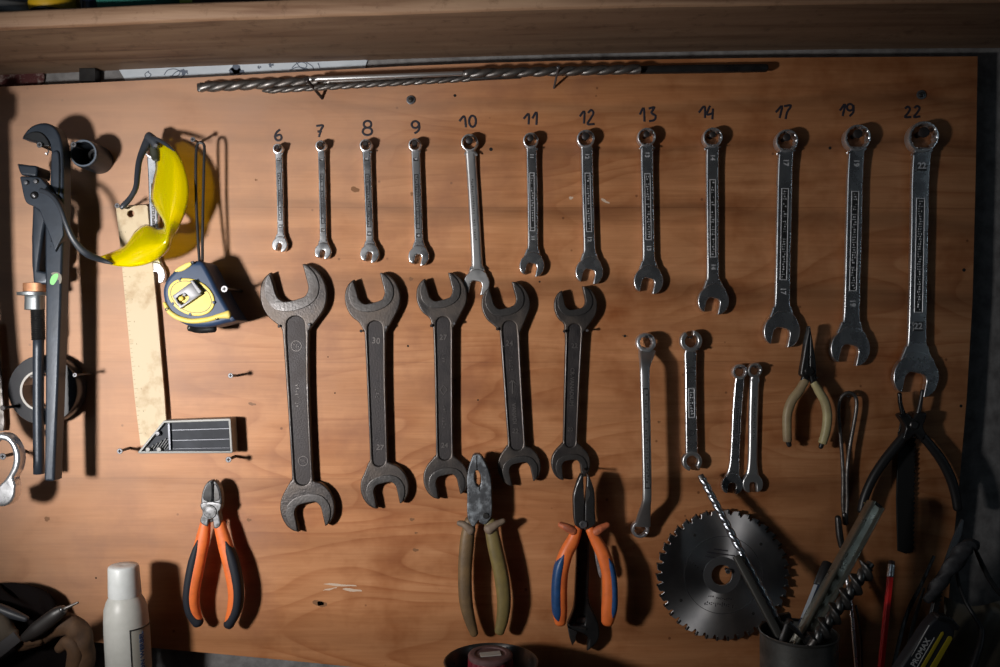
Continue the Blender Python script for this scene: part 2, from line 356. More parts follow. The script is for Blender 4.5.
def loft_geo(st, n=18, e=2.3, k=5, cap=.9, spin=None, up=None, hollow=False, prof=None):
    """st: (x,y,d,half width,half thickness) in photo px / mm.  Swept superellipse with rounded ends"""
    s = cr(st, k) if k > 1 else [tuple(q) for q in st]
    P = [W(q[0], q[1], q[2]) for q in s]
    R = [(q[3] * sc(q[2]) / 1000, q[4] * sc(q[2]) / 1000) for q in s]
    return sweep(P, R, n, e, cap, spin, up, prof)
def sweep(P, R, n=18, e=2.3, cap=.9, spin=None, up=None, prof=None):
    up = up or Vector((0, -1, 0)); V = []; F = []; rings = []
    N = len(P)
    T = [((P[min(i + 1, N - 1)] - P[max(i - 1, 0)])).normalized() for i in range(N)]
    sta = [(P[i], T[i], R[i], i) for i in range(N)]
    if cap > 0:
        pre = []; post = []
        for a in (82, 62, 40, 20):
            c_ = math.cos(math.radians(a)); s_ = math.sin(math.radians(a))
            ln = min(R[0]) * cap; pre.append((P[0] - T[0] * ln * s_, T[0], (R[0][0] * c_, R[0][1] * c_), 0))
        for a in (20, 40, 62, 82):
            c_ = math.cos(math.radians(a)); s_ = math.sin(math.radians(a))
            ln = min(R[-1]) * cap; post.append((P[-1] + T[-1] * ln * s_, T[-1], (R[-1][0] * c_, R[-1][1] * c_), N - 1))
        sta = pre + sta + post
    for p, t, r, i in sta:
        S = t.cross(up)
        if S.length < 1e-4: S = t.cross(Vector((1, 0, 0)))
        S.normalize(); U = S.cross(t).normalized()
        a0 = spin(i) if spin else 0
        ring = []
        for j in range(n):
            a = 2 * PI * j / n
            if prof: u, v = prof(a, i)
            else:
                ca, sa = math.cos(a), math.sin(a)
                u = math.copysign(abs(ca) ** (2 / e), ca); v = math.copysign(abs(sa) ** (2 / e), sa)
            if spin: u, v = u * math.cos(a0) - v * math.sin(a0), u * math.sin(a0) + v * math.cos(a0)
            V.append(p + S * u * r[0] + U * v * r[1]); ring.append(len(V) - 1)
        rings.append(ring)
    for a, b in zip(rings, rings[1:]):
        for j in range(n): F.append((a[j], a[(j + 1) % n], b[(j + 1) % n], b[j]))
    F.append(tuple(rings[0])); F.append(tuple(rings[-1][::-1]))
    return V, F
def loft(th, name, m, st, parent=None, label=None, ang=50, **kw):
    V, F = loft_geo(st, **kw)
    return mesh_obj(name, V, F, m, th, parent, label, ang)
def bar_xy(x0, y0, x1, y1, hw):
    dx, dy = x1 - x0, y1 - y0; l = math.hypot(dx, dy); nx, ny = -dy / l * hw, dx / l * hw
    return [(x0 + nx, y0 + ny), (x1 + nx, y1 + ny), (x1 - nx, y1 - ny), (x0 - nx, y0 - ny)]
def circ(cx, cy, r, n=28, ry=None, a0=0, rot=0):
    ry = ry or r; out = []
    for i in range(n):
        a = a0 + 2 * PI * i / n; u, v = r * math.cos(a), ry * math.sin(a)
        out.append((cx + u * math.cos(rot) - v * math.sin(rot), cy + u * math.sin(rot) + v * math.cos(rot)))
    return out
def disc_stack(th, name, m, cx, cy, prof, sd=None, n=32, parent=None, label=None, ang=40, star=None, warp=None):
    """solid of revolution about the axis that points at the viewer; prof = (radius, d); star modulates radii flagged by a third value"""
    s = sc(sd if sd is not None else th.d0); V = []; F = []; rings = []
    for q in prof:
        r, d = q[0], q[1]; st = len(q) > 2 and q[2]
        ring = []
        for j in range(n):
            a = 2 * PI * j / n; rr = r
            if st and star: rr = r * (1 + .10 * abs(math.sin(a * star / 2)) - .05)
            x, y = cx + rr * math.cos(a), cy + rr * math.sin(a)
            dd = d + (warp(x, y) if warp else 0)
            V.append(Vector(((x - 500) * s / 1000, -dd / 1000, (333.5 - y) * s / 1000))); ring.append(len(V) - 1)
        rings.append(ring)
    for a, b in zip(rings, rings[1:]):
        for j in range(n): F.append((a[j], a[(j + 1) % n], b[(j + 1) % n], b[j]))
    if prof[0][:2] == prof[-1][:2]: pass
    else:
        F.append(tuple(rings[0])); F.append(tuple(rings[-1]))
    return mesh_obj(name, V, F, m, th, parent, label, ang)
def ring_end(th, name, m, cx, cy, R, r, d0, d1, star=12, warp=None, parent=None, label=None):
    b = min(1.5, (R - r) * .4)
    prof = [(r, d0, 1), (R - b, d0), (R, d0 + b), (R + .3, (d0 + d1) / 2), (R, d1 - b), (R - b * .4, d1 - b * .3), (R - b, d1), (r + b * .6, d1), (r, d1 - b * .6, 1), (r, d0, 1)]
    return disc_stack(th, name, m, cx, cy, prof, n=96, star=star, warp=warp, parent=parent, label=label, ang=30)
def lathe_z(P0, prof, n=36, lean=(0, 0)):
    """vertical solid of revolution; P0 room position, prof = (radius mm, height mm)"""
    V = []; F = []; rings = []
    for r, h in prof:
        ring = []
        for j in range(n):
            a = 2 * PI * j / n
            V.append(P0 + Vector((r * math.cos(a) / 1000 + lean[0] * h / 1000, r * math.sin(a) / 1000 + lean[1] * h / 1000, h / 1000))); ring.append(len(V) - 1)
        rings.append(ring)
    for a, b in zip(rings, rings[1:]):
        for j in range(n): F.append((a[j], a[(j + 1) % n], b[(j + 1) % n], b[j]))
    F.append(tuple(rings[0])); F.append(tuple(rings[-1]))
    return V, F
def text_geo(txt, x, y, size, d, rot=0, thick=.25, sd=8, bold=False, sx=1.):
    cu = bpy.data.curves.new('t', 'FONT'); cu.body = txt; cu.size = 1; cu.align_x = 'CENTER'; cu.align_y = 'CENTER'; cu.resolution_u = 2
    if bold: cu.offset = .02
    cu.extrude = .5
    ob = bpy.data.objects.new('t', cu); C.objects.link(ob)
    dg = bpy.context.evaluated_depsgraph_get(); me = ob.evaluated_get(dg).to_mesh()
    s = sc(sd); V = []; c_, s_ = math.cos(rot), math.sin(rot)
    for v in me.vertices:
        u, w = v.co.x * size * sx, v.co.y * size
        px = x + u * c_ + w * s_; py = y + u * s_ - w * c_
        V.append(Vector(((px - 500) * s / 1000, -(d + v.co.z * thick) / 1000, (333.5 - py) * s / 1000)))
    F = [tuple(p.vertices) for p in me.polygons]
    ob.evaluated_get(dg).to_mesh_clear(); bpy.data.objects.remove(ob); bpy.data.curves.remove(cu)
    return V, F
def merge(geos):
    V = []; F = []
    for v, f in geos:
        o = len(V); V += v; F += [tuple(i + o for i in q) for q in f]
    return V, F
def box_geo(p0, p1):
    x0, y0, z0 = p0; x1, y1, z1 = p1
    V = [Vector(q) for q in ((x0, y0, z0), (x1, y0, z0), (x1, y1, z0), (x0, y1, z0), (x0, y0, z1), (x1, y0, z1), (x1, y1, z1), (x0, y1, z1))]
    return V, [(0, 1, 2, 3), (4, 5, 6, 7), (0, 1, 5, 4), (1, 2, 6, 5), (2, 3, 7, 6), (3, 0, 4, 7)]
def marks_geo(x0, y0, x1, y1, hw, d, n, sd=8, seed=0, t=.3):
    """row of worn, unreadable stamped strokes along a line"""
    rnd = random.Random(seed); g = []
    dx, dy = (x1 - x0), (y1 - y0); L_ = math.hypot(dx, dy); ux, uy = dx / L_, dy / L_
    for i in range(n):
        if rnd.random() < .12: continue
        c_ = (i + .5) / n; cx, cy = x0 + dx * c_, y0 + dy * c_; st = L_ / n
        for k in range(2):
            a = (rnd.random() - .5) * 2 * hw * .6; l = hw * (.4 + .5 * rnd.random())
            if rnd.random() < .5: p, q = (cx - uy * (a - l * .6), cy + ux * (a - l * .6)), (cx - uy * (a + l * .6), cy + ux * (a + l * .6))
            else: p, q = (cx - uy * a - ux * st * .3, cy + ux * a - uy * st * .3), (cx - uy * a + ux * st * .3, cy + ux * a + uy * st * .3)
            if math.hypot(q[0] - p[0], q[1] - p[1]) < .3: continue
            g.append(plate_geo(bar_xy(*p, *q, .35), d - .2, d + t, .1, scale_d=sd, steps=1))
    return merge(g)

# ------------------------------------------------------------------ setting
def shelf_y(x): return 76 - .052 * x + .000024 * x * x        # where the underside of the slightly bowed shelf meets the wall
def setting():
    V, F = box_geo((-1.6, .0190, -1.0), (1.6, .12, .9))
    wm = mat('plaster', (.20, .195, .195), .9, col2=(.10, .095, .095), nscale=70, bump=1., bscale=140)
    o = mesh_obj('wall_back', V, F, wm, None); o['kind'] = 'structure'
    # workbench under the frame: what the bottle, the bowl and the tin stand on
    t = Thing('workbench', 'worn wooden workbench top under the tool board', 'workbench', 500, 700)
    t.loc = Vector((0, -.2, -.385)); t.o.location = t.loc
    mesh_obj('bench_top', *box_geo((-1.2, -.38, -.385), (1.2, .018, -.345)), mat('bench_wood', (.07, .045, .028), .8, col2=(.035, .025, .018), nscale=30), t)
    for x in (-1.1, 1.04):
        mesh_obj('leg', *box_geo((x, -.1, -.995), (x + .06, -.04, -.385)), MATS['bench_wood'], t)
        mesh_obj('leg', *box_geo((x, -.37, -.995), (x + .06, -.31, -.385)), MATS['bench_wood'], t)
    V, F = box_geo((-1.6, -1.6, -1.05), (1.6, .12, -.995))
    o = mesh_obj('floor', V, F, mat('concrete', (.12, .115, .11), .9, col2=(.08, .08, .075), nscale=12), None); o['kind'] = 'structure'
    # the board
    t = Thing('tool_board', 'wide plywood tool board with handwritten wrench sizes', 'board', 500, 650)
    outl = [(-120, 94), (0, 86.5), (100, 82), (200, 77), (300, 71.5), (400, 66), (480, 62.8), (560, 60.5), (760, 57.5), (978, 56), (976, 180), (973, 300), (967, 400), (960, 480), (952, 560), (944, 667), (941, 705), (700, 700), (420, 674), (280, 660), (140, 647), (-120, 622)]
    V, F = plate_geo(outl, -18, 0, .8, scale_d=0, steps=2)
    mesh_obj('panel', V, F, boardm, t)
    # handwritten numbers
    def loop(cx, cy, rx, ry, a0=0, n=14): return [(cx + rx * math.cos(a0 + 2 * PI * i / n), cy + ry * math.sin(a0 + 2 * PI * i / n)) for i in range(n + 1)]
    digits = {
        '6': [[(280, 129.5), (276.6, 132.5), (275, 136.5), (276.5, 140), (280, 140.2), (281.6, 137.3), (279.6, 134.7), (275.8, 136.4)]],
        '7': [[(316.3, 126), (323, 125.5), (320.8, 130), (319, 137)], [(317.5, 131.6), (321.8, 131)]],
        '8': [loop(367.5, 124.3, 3.8, 3.4), loop(367.4, 131.4, 4.7, 3.7)],
        '9': [loop(415.2, 124.6, 3.5, 3.4), [(418.9, 122.5), (419.4, 128), (417.5, 131.5), (414.5, 133.3)]],
        '10': [[(459.3, 121.2), (464.3, 116.3), (466, 127.3)], loop(472.5, 121.3, 3.4, 5.6)],
        '11': [[(523.7, 118.8), (528.6, 113.8), (528.6, 124.4)], [(532.2, 118.4), (536.6, 112.2), (536.4, 124.8)]],
        '12': [[(579.8, 116.5), (584.2, 111.3), (584, 123.6)], [(588, 113), (591, 110), (593.4, 113), (590.5, 118.6), (587.5, 124), (594.5, 124)]],
        '13': [[(639.8, 114.5), (643.6, 108), (644.5, 121.6)], [(648.6, 108.6), (654.5, 107.3), (651.4, 112.6), (655.6, 116), (654.2, 120), (649, 121.2)]],
        '14': [[(698.8, 112.5), (704.5, 106.3), (705, 118)], [(710, 105.8), (706.8, 114.4), (713.5, 113)], [(713, 108.6), (712.3, 119.4)]],
        '17': [[(775.8, 112.3), (782, 106), (779.6, 118)], [(784, 106.2), (791, 105.5), (787.2, 112), (785.6, 119)]],
        '19': [[(839.8, 110.5), (845, 104.2), (842.6, 116)], loop(850, 107.3, 3.1, 3.3), [(853.4, 105), (853.3, 112), (849.5, 116.2)]],
        '22': [[(905, 108.5), (907.8, 106.6), (910, 109), (908, 113), (905, 117), (911.2, 117)], [(914.4, 108), (917, 106), (919.6, 108.2), (917.3, 112.6), (914, 117), (920.3, 116.4)]],
    }
    for key, strokes in digits.items():
        g = []
        for s_ in strokes:
            st = [(x, y, .1, 1.15, .16) for x, y in s_]
            g.append(loft_geo(st, n=8, k=4, e=3, cap=.6))
        mesh_obj('written_number', *merge(g), inkm, t, label='handwritten black number ' + key)
    for (x, y, r) in [(455, 95.5, 1.5), (491, 149.3, 1.9), (830, 148, 1.6), (539.6, 281.7, 1.1), (625, 336, 1.4), (408, 346, 1.1), (961, 406, 1.6), (964, 270, 1.8), (335, 393, .8), (328, 357, .7), (478, 400, .9), (96, 578, 0.9)]:
        mesh_obj('nail_hole', *plate_geo(circ(x, y, r, 10), -1, .08, .05, scale_d=0, steps=1), inside, t)
    for (x, y, rx, ry, a, m_) in [(355, 189.5, 4.5, 2.6, .3, 'stain_brown'), (605, 201, 5, 1.2, .5, 'scuff'), (571, 198, 2, 1.5, 0, 'scuff'), (659, 422, 1.5, 1.2, 0, 'stain_brown'), (318, 603, 6, 2.6, .2, 'stain_brown'), (412, 194, 1.6, 2, 0, 'stain_brown'), (412, 519.5, 2.4, 1.6, 0, 'stain_brown'), (416, 533, 1.4, 1, 0, 'stain_brown'), (415.5, 550, 3, 1.6, .1, 'stain_brown'), (249, 520, 2.4, 1.6, .1, 'stain_brown'), (47, 519, 2.6, 2.4, 0, 'stain_brown'), (252, 404, 4, 1.4, .2, 'stain_brown'), (411, 279, 2, 2, .2, 'stain_brown'), (256, 180, 1.2, 1, .2, 'stain_brown'), (340, 585, 17, 1.1, .06, 'scuff'), (352, 590, 10, 1.4, .1, 'scuff'), (330, 589, 7, .8, -.2, 'scuff'), (322, 604, 5, 3, .2, 'stain_brown'), (625, 336, 3, 1, .1, 'stain_brown')]:
        mm_ = mat('stain_brown', (.20, .085, .03), .6) if m_ == 'stain_brown' else mat('scuff', (.55, .42, .32), .7)
        mesh_obj('stain', *plate_geo([(px + math.sin(i * 2.1) * .5, py + math.cos(i * 1.7) * .4) for i, (px, py) in enumerate(circ(x, y, rx, 14, ry, rot=a))], -.3, .04, .02, scale_d=0, steps=1), mm_, t)
    # shelf
    t = Thing('wooden_shelf', 'long rough wooden shelf board above the tool board', 'shelf', 500, 60, d=-18)
    V = []; zc = lambda x, th_: Vector((0, 0, 0))
    xs = [-700 + i * 50 for i in range(49)]
    rings = []; lit_edge = []
    rnd = random.Random(3)
    for x in xs:
        z = (333.5 - shelf_y(x / 1.0225 + 500)) * 1.0225 / 1000
        w_ = rnd.uniform(-.5, .5) / 1000; w2 = rnd.uniform(-.4, .4) / 1000
        ring = [(.018, z), (-.06, z), (-.0935, z), (-.0945, z + .0005), (-.0945, z + .0145), (-.0935, z + .0155), (.018, z + .016)]
        r2 = [(-.0945, z + .0002 + w2), (-.0985, z + .0004 + w2), (-.1 + w_, z + .002), (-.1005 + w_, z + .013), (-.0985, z + .0155 + w2), (-.0945, z + .0157)]
        lit_edge.append(r2)
        rings.append([len(V) + i for i in range(len(ring))]); V += [Vector((x / 1000, y, zz)) for y, zz in ring]
    F = [(a[i], a[(i + 1) % 7], b[(i + 1) % 7], b[i]) for a, b in zip(rings, rings[1:]) for i in range(7)] + [tuple(rings[0]), tuple(rings[-1])]
    mesh_obj('shelf_board', V, F, shelfm_shaded, t, ang=60)
    V = [Vector((x / 1000, y, z_)) for x, r_ in zip(xs, lit_edge) for y, z_ in r_]
    F = [(a * 6 + i, a * 6 + (i + 1) % 6, a * 6 + 6 + (i + 1) % 6, a * 6 + 6 + i) for a in range(len(xs) - 1) for i in range(6)] + [tuple(range(6)), tuple(len(xs) * 6 - 6 + i for i in range(6))]
    mesh_obj('lit_front_strip', V, F, shelf_wood('shelf_wood_lit', .95), t, ang=60, label='worn strip along the front edge, coloured paler as if lit')  # added strip; the light on the front edge is put into its paler wood
    mesh_obj('bracket', *box_geo((-.424, .006, .2545), (-.408, .0175, .2672)), blackmet, t, label='black metal bracket under the shelf')
    # sheet of paper behind the gap
    t = Thing('decorated_paper', 'white paper sheet with floral line drawings behind the gap below the shelf', 'paper', 250, 70, d=-17.5)
    V, F = plate_geo([(118, 68), (132, 92), (200, 86), (363, 75), (372, 44), (118, 40)], -18, -17.2, .1, scale_d=-17.2, steps=1)
    mesh_obj('sheet', V, F, cardm, t)
    g = []
    def st(pts, w=.45): g.append(loft_geo([(x, y, -17.1, w, .12) for x, y in pts], n=6, k=4, cap=.5))
    st([(148, 72), (151, 75), (147, 78), (145, 74), (149, 71)]); st([(164, 75), (168, 70), (175, 69), (180, 72), (177, 76), (170, 76)]); st([(172, 76), (176, 72), (183, 70), (188, 74)])
    st([(178, 70), (184, 74), (181, 78)]); st([(292, 68), (296, 64), (302, 62), (307, 65), (303, 70), (296, 70)]); st([(296, 62), (300, 67), (306, 70)])
    st([(306, 62), (312, 66), (314, 70)]); st([(318, 63), (320, 68)]); st([(290, 70), (298, 67), (308, 69)]); st([(366, 60), (371, 56)], .8)
    for (x, y, r) in [(236, 69, 5.2), (233, 72, 4), (240, 72, 3.5), (271, 65, 2), (259, 67, 1.2), (184, 72, 3)]:
        g.append(plate_geo([(px + math.sin(i * 2.3 + x), py + math.cos(i * 1.9)) for i, (px, py) in enumerate(circ(x, y, r, 12))], -17.4, -17.05, .05, scale_d=-17.2, steps=1))
    for q_ in g: mesh_obj('floral_drawing', *q_, doodle, t)
    # dark red cloth on the wall at the far left of the gap
    V, F = plate_geo(cr([(-60, 60), (-20, 66), (20, 62), (38, 64), (45, 76), (40, 86), (18, 88), (-10, 92), (-60, 96)], 3, True), -18, -15.5, 1, scale_d=-17)
    solo('cloth_scrap', 'dark red cloth scrap at the left end of the gap under the shelf', 'cloth', V, F, mat('dark_red_cloth', (.06, .012, .012), .9, col2=(.25, .2, .18), nscale=160, lo=.5, hi=.7), W(0, 78, -17))
setting()

def screw(x, y, label, bx=None, by=None, d=48, r=2.9, group=None, metal=None):
    """round head at the photo position, shank back to the board"""
    f = sc(d)
    bx = 500 + (x - 500) * f if bx is None else bx; by = 333.5 + (y - 333.5) * f if by is None else by
    t = Thing('screw', label, 'screw', bx, by, group=group, d0=d)
    P = [W(bx, by, -4), W(bx, by, 0) * .5 + W(x, y, d - 2) * .5, W(x, y, d - 1)]
    rr = r * .45 * f / 1000
    def pf(a, i): return math.cos(a), math.sin(a)
    n = 26
    Q = [P[0] + (P[2] - P[0]) * i / n for i in range(n + 1)]
    V, F = sweep(Q, [(rr * (1 + .22 * (i % 2)), rr * (1 + .22 * (i % 2))) for i in range(n + 1)], 8, 2, 0, up=Vector((0, 0, 1)))
    mesh_obj('shank', V, F, screwd, t)
    hx = disc_stack(t, 'head', metal or screwm, x, y, [(r * .4, d - 3), (r * .95, d - .9), (r, d - .3), (r * .9, d)], n=20, sd=d)
    g = [plate_geo(bar_xy(x - r * .55, y, x + r * .55, y, r * .16), d - .3, d + .06, .03, scale_d=d, steps=1), plate_geo(bar_xy(x, y - r * .55, x, y + r * .55, r * .16), d - .3, d + .07, .03, scale_d=d, steps=1)]
    mesh_obj('cross_slot', *merge(g), inside, t, parent=hx)
    return t
def nail(x, y, label, d=14, r=1.6, group=None, m=None, tilt=(0, 0)):
    f = sc(d); bx = 500 + (x - 500) * f + tilt[0]; by = 333.5 + (y - 333.5) * f + tilt[1]
    a, b = W(bx, by, -3), W(x, y, d)
    V, F = sweep([a, a.lerp(b, .5), b], [(r * .55 / 1000,) * 2] * 3, 8, 2, 0, up=Vector((0, 0, 1)))
    T = (b - a).normalized()
    g = sweep([b - T * .0004, b, b + T * .0006], [(r / 1000,) * 2, (r / 1000,) * 2, (r * .75 / 1000,) * 2], 12, 2, 0, up=Vector((0, 0, 1)))
    return solo('nail', label, 'nail', *merge([(V, F), g]), m or screwd, W(bx, by, 0), group=group)

# ------------------------------------------------------------------ wrenches
def head_frame(ang):   # opening direction ang measured from straight down, positive leans to the left of the picture
    return (-math.sin(ang), math.cos(ang)), (math.cos(ang), math.sin(ang))
OUT = [(.99, .57), (.88, .75), (.66, .92), (.34, 1.02), (0, 1.02), (-.32, .92), (-.60, .72)]
def slot_pts(w, bot):
    """from the + tip along the slot to the - tip (u along the opening, v across)"""
    s = [(1.0, w), (.55, w), (bot + .26, w * .98), (bot + .06, w * .74), (bot, w * .40)]
    return s + [(u, -v) for u, v in s[::-1]]
def to_xy(c, ang, H, pts, up=False):
    (ux, uy), (vx, vy) = head_frame(ang)
    if up: ux, uy = -ux, -uy     # opening upwards; v keeps pointing right
    return [(c[0] + H * (u * ux + v * vx), c[1] + H * (u * uy + v * vy)) for u, v in pts]
def c_outline(c, ang, H, w, bot, tipv=None):
    right = [(u, v) for u, v in OUT]
    back = [(-.80, .58), (-.95, .30), (-1.0, 0)]
    tip = max(.0, w + .10)
    right[0] = (.98, max(right[0][1], tip))
    side = right + back
    s = cr(side, 4)
    loop = slot_pts(w, bot)
    sl = [loop[0]] + cr(loop[1:-1], 3) + [loop[-1]]
    pts = s + [(u, -v) for u, v in s[::-1][1:]] + sl[::-1]
    return to_xy(c, ang, H, pts)

def combination(label, cx, cy, R, r, shank, hx, hy, H, w=.36, bot=-.02, ang=.21, size=None, smooth=False, m=None, mh=None, mr=None, marks=True, group='combination wrenches in the numbered row', seed=0, dt=9, stampd=None, panel=(.22, .85), k_front=None):
    m = m or chrome_face; mh = mh or chrome_face; mr = mr or chrome
    t = Thing('combination_wrench', label, 'wrench', (cx + hx) / 2, (cy + hy) / 2, group=group, d0=dt)
    dt = dt - 2.5; t.d0 = dt; z0, z1 = max(1.0, dt - 5.5), dt
    lean = lambda x, y: max(0., (cy + R * 3 - y)) * .07      # the ring end cranks away from the board
    # shank: flares into both ends
    sh = [(x, y, h) for x, y, h in shank]
    x0, y0, h0 = sh[0]; x1, y1, h1 = sh[-1]
    cl = [(cx + (x0 - cx) * .25, cy + R * .72, min(R * .64, h0 * .94)), (cx + (x0 - cx) * .6, cy + R * 1.05, h0 * .93)] + [(x0, max(y0, cy + R * 1.6), h0 * .96)] + sh[1:-1] + [(x1, min(y1, hy - H * 1.75), h1), (hx + (x1 - hx) * .55, hy - H * 1.22, h1 * 1.12 + H * .05), (hx, hy - H * .72, H * .70), (hx, hy - H * .45, H * .80)]
    s = cr(cl, 5)
    outl = [(x - h, y) for x, y, h in s] + [(x + h, y) for x, y, h in s[::-1]]
    bev = min(1.9, h0 * .30)
    shk = plate(t, 'shank', m, outl, z0, z1, bev if not smooth else h0 * .55, warp=lean, steps=3 if not smooth else 5)
    plate(t, 'open_end', mh, c_outline((hx, hy), ang, H, w, bot), z0 - .6, z1 + (.8 if H > 8 else .5), 1.0, steps=3)
    wr = lambda x, y: (cy - y) * .10 + R * .08
    sv = t.d0; t.d0 = z1 + 2.4 + R * .15
    ring_end(t, 'box_end', mr, cx, cy, R, r, 1.0, z1 + 2.2 + R * .08, warp=wr); t.d0 = sv
    # raised frame with worn lettering, and size stamps
    def at(f):
        y = y0 + (y1 - y0) * f; return x0 + (x1 - x0) * f, y
    a, b = at(panel[0]), at(panel[1]); hw = h0 * .46
    if not smooth:
        fr = bar_xy(*a, *b, hw); fi = bar_xy(a[0], a[1] + .9, b[0], b[1] - .9, hw - .75)
        V, F = plate_geo(fr, z1 - .3, z1 + .35, .15, holes=[fi], scale_d=dt, steps=1, warp=lean)
        mesh_obj('stamped_frame', V, F, stampm if h0 < 5 else stampl, t, parent=shk)
        pn = plate_geo(fi, z1 - .3, z1 + .06, .03, scale_d=dt, steps=1, warp=lean)
        mesh_obj('stamped_panel', *pn, m if h0 < 5 else darksteel, t, parent=shk)
        mg = marks_geo(a[0], a[1] + 2, b[0], b[1] - 2, hw * .62, z1 + .1, int((b[1] - a[1]) / 2.6), sd=dt, seed=seed)
        mesh_obj('worn_lettering', *mg, stampm if h0 < 5 else stampl, t, parent=shk)
        if size:
            for f in (.045, .925):
                q = at(f); ss = h0 * .52
                if h0 < 5 or size == '22':
                    V, F = plate_geo(bar_xy(q[0], q[1] - ss * .95, q[0], q[1] + ss * .95, ss), z1 - .3, z1 + .08 + lean(0, q[1]), .05, scale_d=dt, steps=1)
                    mesh_obj('stamp_field', V, F, darksteel, t, parent=shk)
                V, F = text_geo(size, q[0], q[1], ss * 1.75, z1 + .15 + lean(0, q[1]), rot=PI / 2 if size != '22' else 0, sd=dt, bold=True, thick=.3)
                mesh_obj('size_stamp', V, F, stampl, t, parent=shk)
    else:
        mg = marks_geo(at(.22)[0], at(.22)[1], at(.8)[0], at(.8)[1], hw * .5, z1 - .05, 26, sd=dt, seed=seed)
        mesh_obj('worn_lettering', *mg, darksteel, t, parent=shk)
    return t

COMB = [
 ('6', 277.5, 148.5, 4.9, 3.4, [(278.6, 156, 3.7), (279.7, 195, 3.4), (280.4, 232, 3.4)], 280, 243.5, 7.6, .27),
 ('7', 320.6, 145.6, 5.3, 3.8, [(321.4, 156, 3.8), (322.3, 196, 3.6), (323.0, 236, 3.6)], 323.2, 250.3, 8.1, .27),
 ('8', 365.6, 145, 6.1, 4.5, [(366.6, 155, 4.5), (368.2, 195, 4.0), (369.6, 240, 3.9)], 370, 252.5, 9.3, .29),
 ('9', 414.8, 144.6, 6.4, 4.8, [(415.6, 155, 4.4), (417.4, 200, 4.3), (418.6, 242, 4.3)], 419, 254.8, 10.0, .33),
 ('10', 469.5, 142.2, 8.5, 6.4, [(470.6, 155, 5.6), (473.5, 200, 5.3), (476.8, 262, 5.6)], 477, 281.5, 12.6, .43),
 ('11', 530.8, 140, 7.6, 5.7, [(531.6, 152, 5.5), (532.6, 195, 5.4), (533, 245, 5.3)], 532.3, 263.8, 12.0, .41),
 ('12', 585.8, 138.4, 8.8, 6.6, [(587, 152, 6.2), (588, 195, 6.0), (589.6, 246, 6.0)], 589.8, 269.7, 13.4, .42),
 ('13', 646.8, 136.8, 9.1, 7.1, [(647, 150, 6.6), (648, 200, 6.3), (649, 256, 6.2)], 649, 278.8, 14.2, .41),
 ('14', 713, 137.2, 9.8, 7.4, [(712.6, 152, 6.7), (713, 210, 6.4), (713.3, 276, 6.2)], 714, 298.5, 15.0, .42),
 ('17', 787.2, 140.4, 11.2, 8.6, [(785.8, 156, 7.9), (784.6, 220, 7.7), (783, 302, 7.7)], 782.6, 328.5, 17.6, .44),
 ('19', 858.2, 137.4, 13.0, 10.2, [(856.2, 156, 8.3), (854.6, 230, 8.2), (852.4, 315, 8.2)], 851, 345.5, 19.0, .43),
 ('22', 924.2, 136.6, 15.4, 11.9, [(921.4, 158, 9.6), (920.2, 240, 9.0), (918, 340, 9.4)], 917, 373.5, 22.0, .46),
]
ordinal = {'6': 'smallest chrome combination wrench, hanging under the number 6'}
for i, (sz, cx, cy, R, r, sh, hx, hy, H, w) in enumerate(COMB):
    r = r * 1.05; w = w + (.035 if H > 11 else 0)
    lab = {'6': 'smallest chrome combination wrench, hanging under the written number 6',
           '10': 'satin combination wrench without a frame on its shank, under the number 10',
           '22': 'largest combination wrench, hanging under the number 22 at the right'}.get(sz, 'chrome combination wrench hanging under the written number ' + sz)
    if sz == '10':
        combination(lab, cx, cy, R, r, sh, hx, hy, H, w, size=None, smooth=True, m=satin, mh=satin, mr=satin, seed=i, dt=8)
    else:
        combination(lab, cx, cy, R, r, sh, hx, hy, H, w, size=sz, seed=i + 1, dt=8 + H * .1)
    nail(cx - .2, cy - r * .35, 'nail holding up the wrench under the number ' + sz, d=13 + H * .1, r=r * (.55 if H < 13.8 else .42), group='nails of the numbered row', m=screwd)

